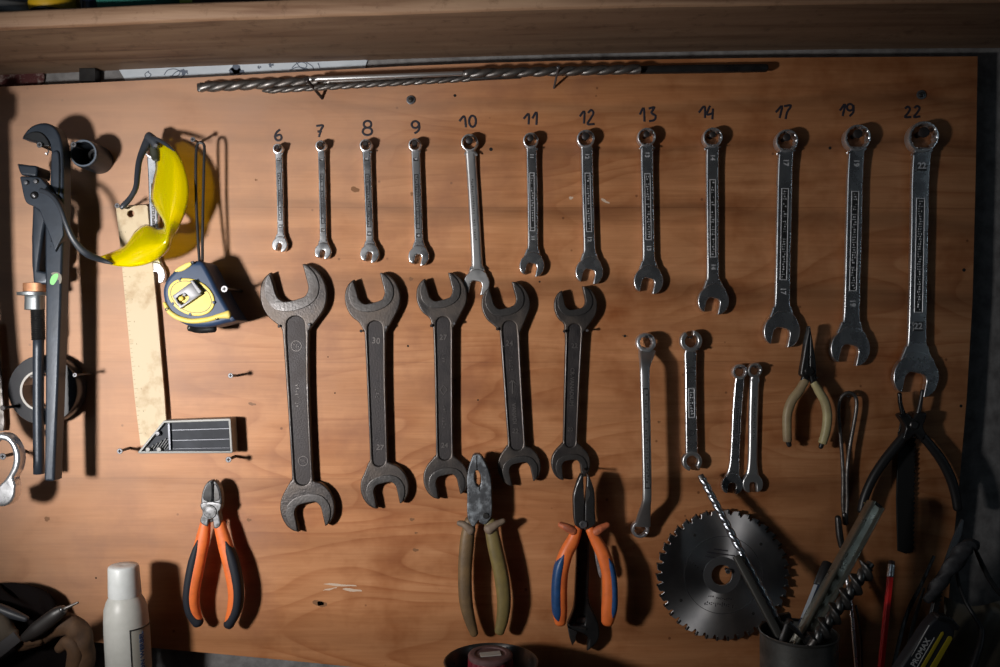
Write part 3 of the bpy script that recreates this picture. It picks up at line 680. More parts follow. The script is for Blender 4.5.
# double open-ended forged wrenches
def c_side(H, c, ang, up, k):
    pts = [(u, v * k) for u, v in OUT]
    return to_xy(c, ang, H, pts, up)
def open_wrench(label, tc, tH, tw, bc, bH, bw, shank, texts, seed, ta=-.26, ba=-.22, cen=None, rec=None, rough_m=None):
    t = Thing('open_end_wrench', label, 'wrench', (tc[0] + bc[0]) / 2, (tc[1] + bc[1]) / 2, group='dark forged open-end wrenches', d0=11)
    z0, z1 = 2.5, 10.0
    sides = []
    for k in (1, -1):
        T_ = to_xy(tc, -ta, tH, [(u, v * k) for u, v in OUT], up=True) if False else None
        top = up_head(tc, ta, tH, [(u, v * k) for u, v in OUT])
        bot = to_xy(bc, ba, bH, [(u, v * k) for u, v in OUT])
        x0, y0, h0 = shank[0]; xn, yn, hn = shank[-1]
        mid = [(x + k * h, y) for x, y, h in shank]
        mid = [(mid[0][0] + k * h0 * .12, mid[0][1] - h0 * .55)] + mid + [(mid[-1][0] + k * hn * .14, mid[-1][1] + hn * .5)]
        sides.append(cr(top + mid + bot[::-1], 4))
    def slot(c, a, H, w, up):
        lp = slot_pts(w, .0); lp = [lp[0]] + cr(lp[1:-1], 3) + [lp[-1]]
        return up_head(c, a, H, lp) if up else to_xy(c, a, H, lp)
    bs = slot(bc, ba, bH, bw, False); ts = slot(tc, ta, tH, tw, True)
    outl = sides[0] + bs + sides[1][::-1] + ts[::-1]
    # raised jaw faces
    for (c, a, H, w, up) in ((tc, ta, tH, tw, True), (bc, ba, bH, bw, False)):
        fo = [(.93, w + .14), (.62, w + .30), (.25, w + .34), (-.10, w + .18), (-.28, w - .12), (-.34, 0)]
        fo = cr(fo, 4); lp = slot_pts(w + .03, -.01); lp = [(.93, w + .05)] + cr(lp[1:-1], 3) + [(.93, -w - .05)]
        pts = fo + [(u, -v) for u, v in fo[::-1][1:]] + lp[::-1]
        q = up_head(c, a, H, pts) if up else to_xy(c, a, H, pts)
        plate(t, 'jaw_face', jawm, q, z1 - .5, z1 + 1.2, .55, parent=None, steps=2)
    # raised rim round a sunken panel on the shank
    s = cr(shank, 6)
    outer = [(x - h * .97, y) for x, y, h in s] + [(x + h * .97, y) for x, y, h in s[::-1]]
    x0, y0, h0 = s[0]; xn, yn, hn = s[-1]
    q = .70
    inner = []
    a_, b_ = s[0], s[6]; sl_ = (b_[0] - a_[0]) / (b_[1] - a_[1]); ex = a_[2] * .9
    c_, e_ = s[-6], s[-1]; sl2 = (e_[0] - c_[0]) / (e_[1] - c_[1])
    si = [(a_[0] - sl_ * ex, a_[1] - ex, a_[2] * .96)] + s + [(e_[0] + sl2 * 3, e_[1] + 3, e_[2] * .96)]
    inner += [(x - h * q, y) for x, y, h in si]
    xe, ye, he = si[-1]; inner += [(xe - he * q * math.cos(a), ye + he * q * .9 * math.sin(a)) for a in [PI * j / 8 for j in range(1, 8)]]
    inner += [(x + h * q, y) for x, y, h in si[::-1]]
    xb, yb, hb = si[0]; inner += [(xb + hb * q * math.cos(a), yb - hb * q * .9 * math.sin(a)) for a in [PI * j / 8 for j in range(1, 8)]]
    miny = yb - hb; maxy = ye + he
    outer = [(x0 - h0 * .97, y0 - h0 * .3)] + [(x - h * .97, y) for x, y, h in s] + [(xn - hn * .97, yn + hn * .3)] + [(xn + hn * .97, yn + hn * .3)] + [(x + h * .97, y) for x, y, h in s[::-1]] + [(x0 + h0 * .97, y0 - h0 * .3)]
    z1p = z1 - 1.6
    body = plate(t, 'body', rough_m or forged, outl, z0, z1, 1.4, holes=[inner], steps=3)
    V, F = plate_geo(inner, z0 + 1, z1p, .1, scale_d=12, steps=1)
    rim = mesh_obj('sunken_panel', V, F, recess, t, parent=body)
    z1 = z1p
    for txt, x, y, size, rot in texts:
        if txt == 'circle':
            V, F = plate_geo(circ(x, y, size), z1, z1 + .6, .2, holes=[circ(x, y, size - .9)], scale_d=12, steps=1); g = [(V, F), marks_geo(x - size * .6, y, x + size * .6, y, size * .5, z1 + .2, 3, 12, seed=4)]
            mesh_obj('round_emblem', *merge(g), lettering, t, parent=rim)
        elif txt == 'diamond':
            V, F = plate_geo([(x, y - size), (x + size * .75, y), (x, y + size), (x - size * .75, y)], z1, z1 + .6, .2, holes=[[(x, y - size + 1.3), (x + size * .75 - 1, y), (x, y + size - 1.3), (x - size * .75 + 1, y)]], scale_d=12, steps=1)
            mesh_obj('diamond_emblem', V, F, lettering, t, parent=rim)
        elif txt == 'marks':
            mesh_obj('worn_lettering', *marks_geo(x, y, x + rot * size, y + size, 2.6, z1 + .25, max(3, int(size / 3)), 12, seed=seed), lettering, t, parent=rim)
        elif txt == 'arrow':
            g = [plate_geo(bar_xy(x, y - 7, x + .3, y + 7, .7), z1, z1 + .6, .2, scale_d=12, steps=1), plate_geo(bar_xy(x - 3, y - 3.5, x, y - 7, .6), z1, z1 + .6, .2, scale_d=12, steps=1), plate_geo(bar_xy(x + 3, y - 3.5, x, y - 7, .6), z1, z1 + .6, .2, scale_d=12, steps=1)]
            mesh_obj('arrow_emblem', *merge(g), lettering, t, parent=rim)
        else:
            V, F = text_geo(txt, x, y, size, z1 + .35, rot=rot, thick=.6, sd=12, bold=True)
            mesh_obj('raised_lettering', V, F, lettering, t, parent=rim)
    return t
def up_head(c, a, H, pts):
    """opening upwards, leaning by a (negative = to the left)"""
    ux, uy = math.sin(a), -math.cos(a); vx, vy = math.cos(a), math.sin(a)
    return [(c[0] + H * (u * ux + v * vx), c[1] + H * (u * uy + v * vy)) for u, v in pts]

open_wrench('largest dark forged open-end wrench, leftmost of the five', (294.5, 299.5), 32.5, .50, (306, 503.5), 26.5, .50,
            [(295.5, 336, 13.2), (297, 380, 11.6), (299.5, 430, 10.8), (302, 476, 10.6)],
            [('circle', 295.5, 346, 5.6, 0), ('circle', 302.3, 461.5, 5.2, 0), ('marks', 296.5, 384, 24, 0.02)], 1)
open_wrench('dark open-end wrench stamped 30 and 27, second from the left', (373.5, 302.2), 27.0, .49, (383.5, 483.5), 23.5, .48,
            [(375, 337, 10.6), (376, 380, 9.6), (377.5, 425, 9.2), (378.6, 458, 9.0)],
            [('30', 375.6, 341, 8.5, .1), ('marks', 376.6, 388, 11, .02), ('27', 379.6, 448, 7.5, .1)], 2)
open_wrench('dark open-end wrench with a diamond emblem, middle of the five', (442.6, 299.4), 24.6, .48, (445, 475.5), 22, .48,
            [(443, 332, 10.0), (443.5, 370, 9.3), (444, 415, 8.8), (444.6, 452, 8.8)],
            [('27', 443, 337.5, 7.5, .03), ('marks', 443.3, 354, 12, 0), ('diamond', 443.6, 390, 5.5, 0), ('marks', 444, 405, 24, 0), ('24', 444.4, 446, 7, .05)], 3)
open_wrench('dark open-end wrench stamped 24 with an arrow, fourth from the left', (506.8, 307.6), 23.6, .48, (518.5, 463.5), 21, .50,
            [(510, 336, 10.0), (512, 370, 9.5), (514.5, 410, 9.2), (516.6, 442, 9.0)],
            [('24', 509.5, 343.5, 7.5, .06), ('marks', 510.5, 356, 15, .05), ('arrow', 512.6, 387, 1, 0), ('VANADI', 514.2, 414, 5.6, PI / 2 - .05), ('22', 515.6, 431.5, 6.5, .06)], 4)
open_wrench('smallest dark open-end wrench, rightmost of the five', (576.6, 308.8), 21.0, .49, (570.5, 460.5), 19, .48,
            [(574.2, 337, 8.8), (572.8, 370, 8.1), (571.4, 410, 7.6), (570.4, 440, 7.3)],
            [('22', 575, 346, 6.6, .0), ('CR-VANADIUM', 572.2, 387, 5.6, PI / 2 + .03), ('20', 570.6, 430, 5.4, 0)], 5, ta=-.20, ba=-.13)
for i, (x, y, a, b_) in enumerate([(279, 326.3, 'largest dark', 'left'), (309, 324.6, 'largest dark', 'right'), (361, 331, 'second dark', 'left'), (386.2, 327.2, 'second dark', 'right'),
                          (431.3, 325.6, 'middle dark', 'left'), (454.2, 323.5, 'middle dark', 'right'), (497.3, 329, 'fourth dark', 'left'), 
                          (564.4, 331.2, 'smallest dark', 'left'), (587.2, 330.5, 'smallest dark', 'right')]):
    nail(x, y, 'nail at the %s of the neck of the %s open-end wrench' % (b_, a), d=12, r=1.5, group='nails under the dark wrenches', m=screwd if b_ == 'left' else screwm)

# offset ring wrench
def offset_ring():
    t = Thing('ring_wrench', 'long bright offset double ring wrench right of the dark wrenches', 'wrench', 646, 430, d0=22)
    V, F = loft_geo([(647.0, 350, 12, 8.6, 3.2), (646.2, 356, 17, 7.6, 3.4), (645.0, 366, 25, 5.2, 3.4), (644.8, 380, 27, 4.7, 3.2), (646.2, 440, 27, 4.5, 3.2), (647, 492, 27, 4.3, 3.2), (646.2, 504, 25, 4.5, 3.2), (644.2, 515, 17, 6.4, 3.2), (642.6, 525, 11, 7.8, 3.0)], n=16, e=4.5, k=4, cap=.1)
    sh = mesh_obj('shank', V, F, satin, t)
    ring_end(t, 'ring_end', chrome, 647.2, 342.6, 9.9, 6.1, 7, 17, warp=lambda x, y: (y - 342) * .12)
    ring_end(t, 'ring_end', chrome, 642.3, 532, 9.0, 6.2, 4, 13, warp=lambda x, y: (532 - y) * .12)
    a = plate_geo(bar_xy(645, 388, 646.9, 488, 2.6), 29.6, 30.6, .2, holes=[bar_xy(645.05, 389.2, 646.85, 486.8, 1.9)], scale_d=27, steps=1)
    mesh_obj('stamped_frame', *a, darksteel, t, parent=sh)
    mesh_obj('worn_lettering', *marks_geo(645.3, 393, 646.8, 483, 1.8, 30.3, 30, 27, seed=9), darksteel, t, parent=sh)
    nail(646.5, 336.8, 'nail inside the upper ring of the offset ring wrench', d=20, r=1.6)
offset_ring()

def flare():
    t = Thing('flare_nut_wrench', 'short wrench with slotted ring ends, beside the offset ring wrench', 'wrench', 692, 400, d0=9)
    def cring(cx, cy, R, r, ga, gw):
        o = [(cx + R * math.cos(a), cy + R * math.sin(a)) for a in [ga + gw / 2 + (2 * PI - gw) * i / 30 for i in range(31)]]
        gw2 = gw * 1.1
        inn = [(cx + r * math.cos(a) * (1 + .05 * (i % 2)), cy + r * math.sin(a) * (1 + .05 * (i % 2))) for i, a in enumerate([ga + gw2 / 2 + (2 * PI - gw2) * i / 20 for i in range(21)])]
        return o + inn[::-1]
    s = cr([(691, 349, 5.5), (691, 356, 6.3), (691, 370, 5.9), (691.4, 410, 5.9), (692, 448, 6.0), (692.2, 455, 6.0)], 4)
    sh = plate(t, 'shank', chrome_face, [(x - h, y) for x, y, h in s] + [(x + h, y) for x, y, h in s[::-1]], 3.5, 8.5, 1.7)
    plate(t, 'slotted_ring', satin, cring(691, 341, 11, 6.3, -1.75, .75), 3, 11, 1.3)
    plate(t, 'slotted_ring', satin, cring(692.2, 461.5, 9.9, 5.6, 1.35, .9), 3, 10, 1.2)
    fr = plate_geo(bar_xy(691.5, 388, 692, 418, 3.2), 8.2, 8.9, .2, holes=[bar_xy(691.5, 389, 692, 417, 2.5)], scale_d=9, steps=1)
    mesh_obj('stamped_frame', *fr, stampl, t, parent=sh)
    mesh_obj('worn_lettering', *marks_geo(691.5, 391, 692, 415, 2.2, 8.6, 9, 9, seed=12), stampl, t, parent=sh)
    for y in (370, 433):
        fr = plate_geo(circ(691.7, y, 3, 16), 8.2, 8.8, .15, holes=[circ(691.7, y, 2.3, 16)], scale_d=9, steps=1)
        mesh_obj('stamped_circle', *fr, stampm, t, parent=sh)
    nail(691.2, 337.4, 'nail inside the upper ring of the flare nut wrench', d=14, r=1.5)
    nail(698.6, 349, 'nail at the neck of the flare nut wrench', d=12, r=1.2)
flare()
combination('left one of the paired small combination wrenches', 740.3, 371.8, 7.6, 5.2, [(739.4, 381, 4.9), (737.4, 412, 4.7), (735.2, 455, 4.6)], 732.4, 483.4, 10.4, .38, ang=.1, size=None, seed=21, dt=8, group='pair of small combination wrenches', panel=(.22, .86))
combination('right one of the paired small combination wrenches', 755.4, 370.3, 7.3, 4.9, [(755, 380, 4.9), (754.2, 412, 4.7), (753.4, 455, 4.6)], 752.8, 482.4, 9.9, .36, ang=-.05, smooth=True, m=satin, mh=satin, mr=satin, seed=22, dt=8, group='pair of small combination wrenches')
nail(740.5, 368, 'nail holding the left one of the paired small wrenches', d=15, r=1.3)
nail(755.8, 367, 'nail holding the right one of the paired small wrenches', d=15, r=1.3)
# chrome wrench behind the yellow glasses
combination('chrome combination wrench behind the yellow glasses', 151.5, 150, 8, 5.8, [(152, 164, 5.0), (153.4, 210, 4.8), (154.6, 248, 4.6)], 154.2, 272.5, 11.0, .32, ang=-.05, size=None, seed=31, dt=8, group=None)
nail(151.5, 146.5, 'nail holding the wrench behind the yellow glasses', d=18, r=1.5)

# ------------------------------------------------------------------ drill bits on the top nails
def flutes(n=24):
    def pf(a, i):
        r = .62 + .38 * abs(math.cos(a)) ** .6
        return math.cos(a) * r, math.sin(a) * r
    return pf
def bit_geo(p0, p1, r, pitch, d0, d1, flip=1, taper0=0):
    L_ = math.hypot(p1[0] - p0[0], p1[1] - p0[1]); n = max(12, int(L_ / pitch * 8))
    P = [W(p0[0] + (p1[0] - p0[0]) * i / n, p0[1] + (p1[1] - p0[1]) * i / n, d0 + (d1 - d0) * i / n) for i in range(n + 1)]
    rr = []
    for i in range(n + 1):
        k = 1 if i > taper0 else (.25 + .75 * i / max(1, taper0)); s = sc(d0 + (d1 - d0) * i / n)
        rr.append((r * k * s / 1000,) * 2)
    return sweep(P, rr, 20, 2, .1, spin=lambda i: flip * PI * 2 * i / 8 * .5, prof=flutes())
def bits():
    t = Thing('drill_bit', 'long drill bit with coarse flutes, its tip leftmost in the row', 'drill bit', 260, 84, group='long drill bits laid on nails', d0=10)
    mesh_obj('flutes', *bit_geo((199, 87.5), (330, 80.8), 5.2, 16, 9, 9), steelworn, t)
    mesh_obj('shank', *loft_geo([(328, 81.0, 9, 3.4, 3.4), (420, 77, 8, 3.4, 3.4)], n=14, k=2), steelworn, t)
    mesh_obj('tip', *loft_geo([(198, 87.7, 9, 4.2, 2.2), (202, 87.4, 9, 4.6, 2.4)], n=10, k=2, cap=.3, e=4), darksteel, t)
    t = Thing('drill_bit', 'thin drill bit lying in front below the smooth rod', 'drill bit', 366, 84, group='long drill bits laid on nails', d0=10)
    mesh_obj('flutes', *bit_geo((262, 91.0), (470, 78.6), 3.2, 12, 15, 15, taper0=4), steelworn, t)
    mesh_obj('shank', *loft_geo([(469, 78.6, 15, 2.6, 2.6), (520, 76, 14, 2.6, 2.6)], n=12, k=2), darksteel, t)
    t = Thing('drill_bit', 'long drill bit with a smooth bright shank across the middle of the row', 'drill bit', 470, 76, group='long drill bits laid on nails', d0=10)
    mesh_obj('shank', *loft_geo([(309, 79.3, 20, 2.4, 2.4), (462, 73.4, 19, 2.4, 2.4)], n=14, k=2), satin, t)
    mesh_obj('flutes', *bit_geo((460, 73.8), (640, 69.2), 5.0, 16, 18, 14, taper0=3), steelworn, t)
    t = Thing('drill_bit', 'drill bit with a dark round shank at the right end of the row', 'drill bit', 700, 69, group='long drill bits laid on nails', d0=10)
    mesh_obj('flutes', *bit_geo((560, 72.5), (641, 70), 3.8, 14, 7, 8), darksteel, t)
    mesh_obj('shank', *loft_geo([(638, 70, 8, 4.0, 4.0), (700, 69, 8, 4.2, 4.2), (765, 68, 8, 4.0, 4.0)], n=16, k=2), blackmet, t)
    nail(306.5, 79.5, 'nail carrying the left part of the drill bits', d=30, r=2.8, tilt=(10, 11), m=screwd)
    nail(558.5, 67, 'nail carrying the right part of the drill bits', d=27, r=2, tilt=(-3, 14), m=screwm)
bits()
for (x, y, r, lab) in [(410.5, 99.2, 4.4, 'washer head screw above the number 9'), (922.5, 94, 4.6, 'grey washer head screw above the number 22')]:
    t = Thing('washer_screw', lab, 'screw', x, y, d0=3)
    disc_stack(t, 'washer', screwm, x, y, [(r * .55, -.2), (r, 0), (r, 1), (r * .85, 1.3), (r * .5, 1.1), (r * .5, -.2)], n=24)
    h = disc_stack(t, 'head', darksteel, x, y, [(r * .5, -3), (r * .6, 1.2), (r * .5, 2.4), (r * .2, 2.8)], n=20)
    mesh_obj('slot', *plate_geo(bar_xy(x - r * .3, y + .2, x + r * .3, y - .2, .35), 2.2, 2.9, .05, scale_d=3, steps=1), inside, t, parent=h)

# ------------------------------------------------------------------ diagonal cutters
def handle(th, st, mcore, mpad=None, side=0, f=(.1, .9), off=.42, name='handle', padw=.62, e=2.4):
    h = loft(th, name, mcore, st, n=20, e=e, k=5)
    if mpad:
        s = cr(st, 5); n = len(s); a, b = int(n * f[0]), int(n * f[1])
        q = []
        for i in range(a, b):
            x, y, d, w, tk = s[i]; p, r = s[max(0, i - 1)], s[min(n - 1, i + 1)]
            dx, dy = r[0] - p[0], r[1] - p[1]; l = math.hypot(dx, dy) or 1
            nx, ny = -dy / l * side, dx / l * side
            u = (i - a) / max(1, b - a - 1); k = min(1, math.sin(PI * u) ** .5 + .25)
            ofk = off * (1 - (u ** 7 if f[1] >= 1 else 0)); wk = padw + (1.04 - padw) * (u ** 7 if f[1] >= 1 else 0)
            if f[1] >= 1 and u > .5: k = 1
            q.append((x + nx * w * ofk, y + ny * w * ofk, d + .4, w * wk * k + .2, tk * (.88 + .2 * k)))
        V, F = loft_geo(q[::2] + ([q[-1]] if len(q) % 2 == 0 else []), n=18, k=3, e=2.4)
        mesh_obj('grip_pad', V, F, mpad, th, parent=h)
    return h
def diag():
    t = Thing('diagonal_cutters', 'diagonal cutters with orange and black handles at the lower left', 'pliers', 213, 560, d0=22)
    worn = mat('worn_bright_steel', (.24, .24, .25), .5, .75, col2=(.10, .10, .10), nscale=220, rvar=.1, bump=.3, lo=.42, hi=.62)
    left = cr([(212.4, 480.2), (208, 481.5), (204, 487), (201.8, 494), (201, 502), (202, 508), (206, 510), (211, 507)], 4) + [(212.9, 500), (213.2, 490)]
    right = cr([(214.2, 480.5), (217, 482.5), (220, 488), (221.6, 495), (222, 503), (221, 508.5), (217, 510), (213.4, 507)], 4) + [(213.6, 498)]
    j1 = plate(t, 'jaw', worn, left, 14, 23, 2.0)
    j2 = plate(t, 'jaw', worn, right, 14, 23, 2.0)
    plate(t, 'cutting_face', blackmet, cr([(211.8, 482), (208, 484), (204.6, 491), (203.8, 499), (211.5, 501), (212.4, 492)], 4, True), 22, 23.5, .5, parent=j1)
    plate(t, 'cutting_face', darksteel, cr([(215, 484), (217.5, 486), (219.8, 493), (219.8, 499.5), (215, 500), (214.4, 490)], 4, True), 22, 23.5, .5, parent=j2)
    plate(t, 'pivot_block', worn, cr([(201.6, 503), (211.5, 501), (221.6, 503), (221.6, 508), (219.4, 512), (221, 520), (220.6, 526), (215, 528), (213.4, 519), (211.5, 518), (209.4, 519), (208, 526), (202, 523), (201, 519), (203.6, 512), (201.6, 508)], 3, True), 15, 24.5, 1.3)
    disc_stack(t, 'pivot', worn, 210.6, 511.3, [(7, 20), (7.2, 24.6), (6.6, 25.6), (5.8, 25.6), (5.4, 25.2), (0.5, 25.6)], n=32)
    handle(t, [(205.4, 523.5, 19, 5.0, 5), (202.6, 540, 19, 6.8, 6), (196.2, 568, 20, 7.8, 6.5), (192.0, 593, 20, 7.4, 6.5), (193.2, 610, 19, 6.8, 6), (198.0, 622, 18, 5.2, 5)], orange, darkgrip, 1, (.20, 1.0), .46, padw=.64)
    handle(t, [(219.6, 524.5, 19, 5.8, 5), (225.6, 546, 19, 7.0, 6), (232.4, 572, 20, 7.4, 6.5), (235.4, 592, 20, 7.0, 6.5), (234, 609, 19, 6.6, 6), (229.0, 624, 18, 4.8, 5)], orange, darkgrip, -1, (.16, 1.0), .44, padw=.70)
    nail(211.6, 520.5, 'nail between the handles of the orange and black cutters', d=24, r=1.6)
diag()

def old_pliers():
    t = Thing('combination_pliers', 'old pliers with brown worn handles at the bottom middle', 'pliers', 484, 550, d0=22)
    rusty = mat('paint_spotted_steel', (.10, .105, .115), .5, .7, col2=(.30, .33, .36), nscale=130, rvar=.1, bump=.6, lo=.48, hi=.68)
    hole = circ(477.8, 478, 3.2, 18, 8.2, rot=-.12)
    head = [(473, 455.2), (476, 453.8), (479.5, 454), (482.5, 457), (487, 466), (491, 478), (492, 496), (492.2, 512), (490, 519), (485, 524), (479.5, 522), (478.6, 520), (474, 526), (469, 521), (467.2, 512), (467.3, 492), (467, 478), (468.5, 468), (471, 460)]
    h = plate(t, 'head', rusty, cr(head, 4, True), 13, 25, 1.3, holes=[hole])
    plate(t, 'jaw_split', inside, [(476.2, 455), (477, 455), (477.6, 470), (476.4, 470)], 24.6, 25.3, .1, parent=h, steps=1)
    plate(t, 'jaw_split', inside, [(478.6, 486), (479.8, 486), (480.0, 490), (479.2, 491)], 24.6, 25.2, .1, parent=h, steps=1)
    disc_stack(t, 'pivot', darksteel, 486, 515, [(3.2, 22), (3.2, 25.6), (2.6, 26.2), (.4, 26.2)], n=20)
    g1 = [(470, 521, 19, 5.6, 5), (467.2, 540, 19, 7.2, 6.5), (465, 570, 19, 7.0, 6.5), (465.8, 600, 19, 6.8, 6), (470, 620, 18, 5.6, 5.2), (474.2, 633, 17, 4.2, 4)]
    g2 = [(490, 522, 19, 6.2, 5), (494.6, 545, 19, 7.4, 6.5), (501.2, 575, 19, 7.4, 6.5), (504, 600, 19, 7.0, 6), (502.6, 618, 18, 6.2, 5.4), (499.6, 631, 17, 5.0, 4.4)]
    h1 = handle(t, g1, oldgrip); h2 = handle(t, g2, oldgrip2)
    worn2 = mat('dusty_guard_plastic', (.20, .15, .11), .65, col2=(.12, .08, .055), nscale=120, bump=.4)
    loft(t, 'finger_guard', worn2, [(471, 530, 22, 5.0, 6), (465, 525, 22, 3.6, 4.4), (459, 523, 21, 2.6, 3.2)], parent=h1)
    loft(t, 'finger_guard', worn2, [(489, 529, 22, 5.5, 6), (496, 524.5, 22, 3.8, 4.4), (503.4, 521, 21, 2.6, 3.2)], parent=h2)
    nail(479.3, 489, 'nail showing through the jaw hole of the old brown pliers', d=14, r=1.5)
old_pliers()

def blue_pliers():
    t = Thing('combination_pliers', 'pliers with orange and blue handles at the bottom middle', 'pliers', 585, 550, d0=30)
    left = [(583.2, 474)] + cr([(580.4, 474.2), (577, 482), (574.6, 489), (573, 497), (573.2, 508), (573.6, 518), (575, 525)], 3) + [(580, 530), (584.4, 528), (584.6, 503), (583.6, 488)]
    right = [(587.0, 474.2)] + cr([(588.6, 474.4), (591.6, 482), (594, 490), (594.8, 498), (594.8, 510), (595.6, 519)], 3) + [(596, 524), (590, 529), (584.6, 530), (584.8, 503), (586.4, 488)]
    jl = plate(t, 'jaw', darksteel, left, 22, 32, 1.5)
    plate(t, 'pipe_grip', inside, cr([(583, 488), (579.4, 491), (578.4, 496), (580.4, 501), (584, 504)], 3, True), 31.6, 32.3, .1, parent=jl, steps=1)
    jr = plate(t, 'jaw', darksteel, right, 21, 31.5, 1.5)
    plate(t, 'pipe_grip', steelworn, cr([(586.6, 487), (589.4, 490), (589.8, 495), (588, 499), (585.4, 502)], 3, True), 31.2, 31.9, .1, parent=jr, steps=1)
    disc_stack(t, 'pivot', screwm, 583.2, 524, [(4, 28), (4, 32.4), (3.4, 33), (2, 33), (1.8, 32.4), (.3, 32.4)], n=24)
    g1 = [(577.4, 529, 28, 4.6, 5), (572.6, 541, 28, 6.4, 6), (565.8, 554, 29, 7.0, 7), (560.8, 572, 29, 7.6, 7.5), (559.4, 592, 29, 7.8, 7.5), (559.8, 610, 28, 7.6, 7), (560.4, 621, 27, 6.0, 5.6)]
    g2 = [(590.4, 530, 28, 4.6, 5), (597, 542, 28, 6.2, 6), (603.6, 555, 29, 7.0, 7), (608.4, 572, 29, 7.2, 7.5), (609.8, 592, 29, 7.6, 7.5), (609, 610, 28, 7.8, 7), (607.4, 621, 27, 6.2, 5.6)]
    h1 = handle(t, g1, orange, bluegrip, 1, (.34, .97), .34, padw=.68)
    h2 = handle(t, g2, orange, bluegrip, -1, (.36, .93), .50, padw=.50)
    guard = mat('dirty_orange_rubber', (.50, .13, .05), .6, col2=(.28, .075, .035), nscale=160, lo=.45, hi=.6)
    loft(t, 'finger_guard', guard, [(573.5, 531, 30, 4.4, 5), (567, 527.5, 30, 4.0, 5), (560.5, 524.5, 29, 2.8, 3.6)], parent=h1)
    loft(t, 'finger_guard', guard, [(595.6, 532, 30, 4.4, 5), (601, 528.5, 30, 4.0, 5), (607.4, 525, 29, 2.8, 3.8)], parent=h2)
    nail(585.4, 471.6, 'nail above the tips of the orange and blue pliers', d=30, r=1.6)
    # adjustable wrench hanging behind them
    t = Thing('adjustable_wrench', 'black adjustable wrench hanging head down behind the orange and blue pliers', 'wrench', 583, 590, d0=14)
    s = cr([(583, 524, 6.2), (583, 560, 6.6), (582, 595, 7.0)], 4)
    hd = cr([(589, 597), (590.5, 606), (595, 615), (598.6, 624), (600, 634), (597.8, 642), (592.5, 648)], 3) + [(587.2, 651.6)] + cr([(588.0, 644), (588.4, 639), (584, 634.5), (577, 632)], 3) + cr([(570, 628), (567.4, 625.6), (570.5, 618), (573.6, 609), (575, 597)], 3)
    outl = [(x + h, y) for x, y, h in s] + hd + [(x - h, y) for x, y, h in s[::-1]]
    b = plate(t, 'body', blackmet, outl, 4, 14, 2.2, holes=[bar_xy(581.4, 616, 580.2, 624, 4.2)])
    plate(t, 'hang_hole', inside, circ(583, 531, 3), 13.6, 14.2, .1, parent=b, steps=1)
    plate(t, 'sliding_jaw', darksteel, [(567.6, 627.5), (577.6, 631.5), (576.2, 636.5), (576, 640.6), (572.2, 645.6), (569.6, 638)], 5, 14.5, 1)
    loft(t, 'knurled_screw', steelworn, [(577.6, 620.2, 10.5, 4.0, 3.2), (584.2, 619.6, 10.5, 4.0, 3.2)], n=16, k=6, e=2)
    s2 = plate(t, 'edge_lip', darksteel, bar_xy(569.5, 624.8, 586, 629.0, 1.1), 13.6, 15.2, .4)
    # little toothed key
    t = Thing('small_key', 'small toothed metal key beside the right orange and blue handle', 'key', 596, 562, d0=16)
    kp = [(593.4, 547), (596.2, 546.5), (598.2, 553), (599.2, 556), (599.4, 559), (600.4, 562), (600.6, 566), (602, 570), (602, 575), (599.4, 578.4), (597.6, 574), (595.4, 563), (594, 555)]
    kp = [(x_ - .6 + 1.6, y_) for x_, y_ in kp]
    V, F = plate_geo(kp, 17, 20, .5, scale_d=20, holes=[])
    bpy.data.objects.remove(t.o)
    solo('small_key', 'small toothed metal key beside the right orange and blue handle', 'key', V, F, mat('key_steel', (.45, .45, .47), .45, .6, col2=(.2, .2, .2), nscale=500, lo=.45, hi=.55), W(597, 562, 17))
blue_pliers()

def needle():
    t = Thing('needle_nose_pliers', 'small needle-nose pliers with cream handles under the number 17 wrench', 'pliers', 808, 385, d0=18)
    l = cr([(809.2, 326), (807.4, 333), (805, 344), (802.8, 358), (800.6, 371), (801, 375.5), (805, 378)], 3) + [(808.8, 374), (809.0, 350)]
    r = [(810, 326)] + cr([(811.6, 334), (813.6, 346), (815.6, 360), (816.6, 371), (816, 376), (812, 378)], 3) + [(809.2, 374), (809.4, 350)]
    plate(t, 'jaw', darksteel, l, 11, 19, 1.8); plate(t, 'jaw', blackmet, r, 11, 19, 1.8)
    disc_stack(t, 'pivot', blackmet, 808.8, 371, [(4.6, 15), (4.6, 19.6), (3.8, 20.4), (.4, 20.6)], n=24)
    disc_stack(t, 'rivet', screwm, 810, 357, [(1.2, 17), (1.2, 19.6), (.3, 20)], n=12)
    loft(t, 'neck', blackmet, [(806, 373, 15, 4, 3.4), (804, 381, 15, 3.6, 3)], cap=.3)
    loft(t, 'neck', blackmet, [(812, 373, 15, 4, 3.4), (813.6, 383, 15, 3.4, 3)], cap=.3)
    h1 = loft(t, 'handle', creamd, [(805.4, 380, 15, 4.0, 3.8), (799, 391, 15, 4.4, 4.2), (791.6, 401, 15, 4.6, 4.4), (787.4, 414, 15, 4.4, 4.4), (787, 428, 15, 4.3, 4.3), (787.4, 441, 14, 4.2, 4.2)], cap=.25)
    loft(t, 'handle_end', blackpl, [(788, 441, 14, 2.6, 2.6), (789.2, 445, 14, 2.4, 2.4)], parent=h1)
    h2 = loft(t, 'handle', cream, [(813.4, 382, 15, 3.4, 3.6), (819, 391.5, 15, 4.2, 4.2), (824.8, 402, 15, 4.4, 4.4), (827.4, 415, 15, 4.4, 4.4), (826, 430, 15, 4.3, 4.3), (822.4, 443, 14, 4.0, 4.2)], cap=.25)
    loft(t, 'handle_end', blackpl, [(821.8, 444, 14, 2.4, 2.4), (820.8, 447, 14, 2.2, 2.2)], parent=h2)
    nail(808.6, 380.5, 'nail between the cream handles of the needle-nose pliers', d=17, r=1.4)
    nail(817, 377.5, 'nail at the right of the needle-nose pliers pivot', d=17, r=1.2)
needle()

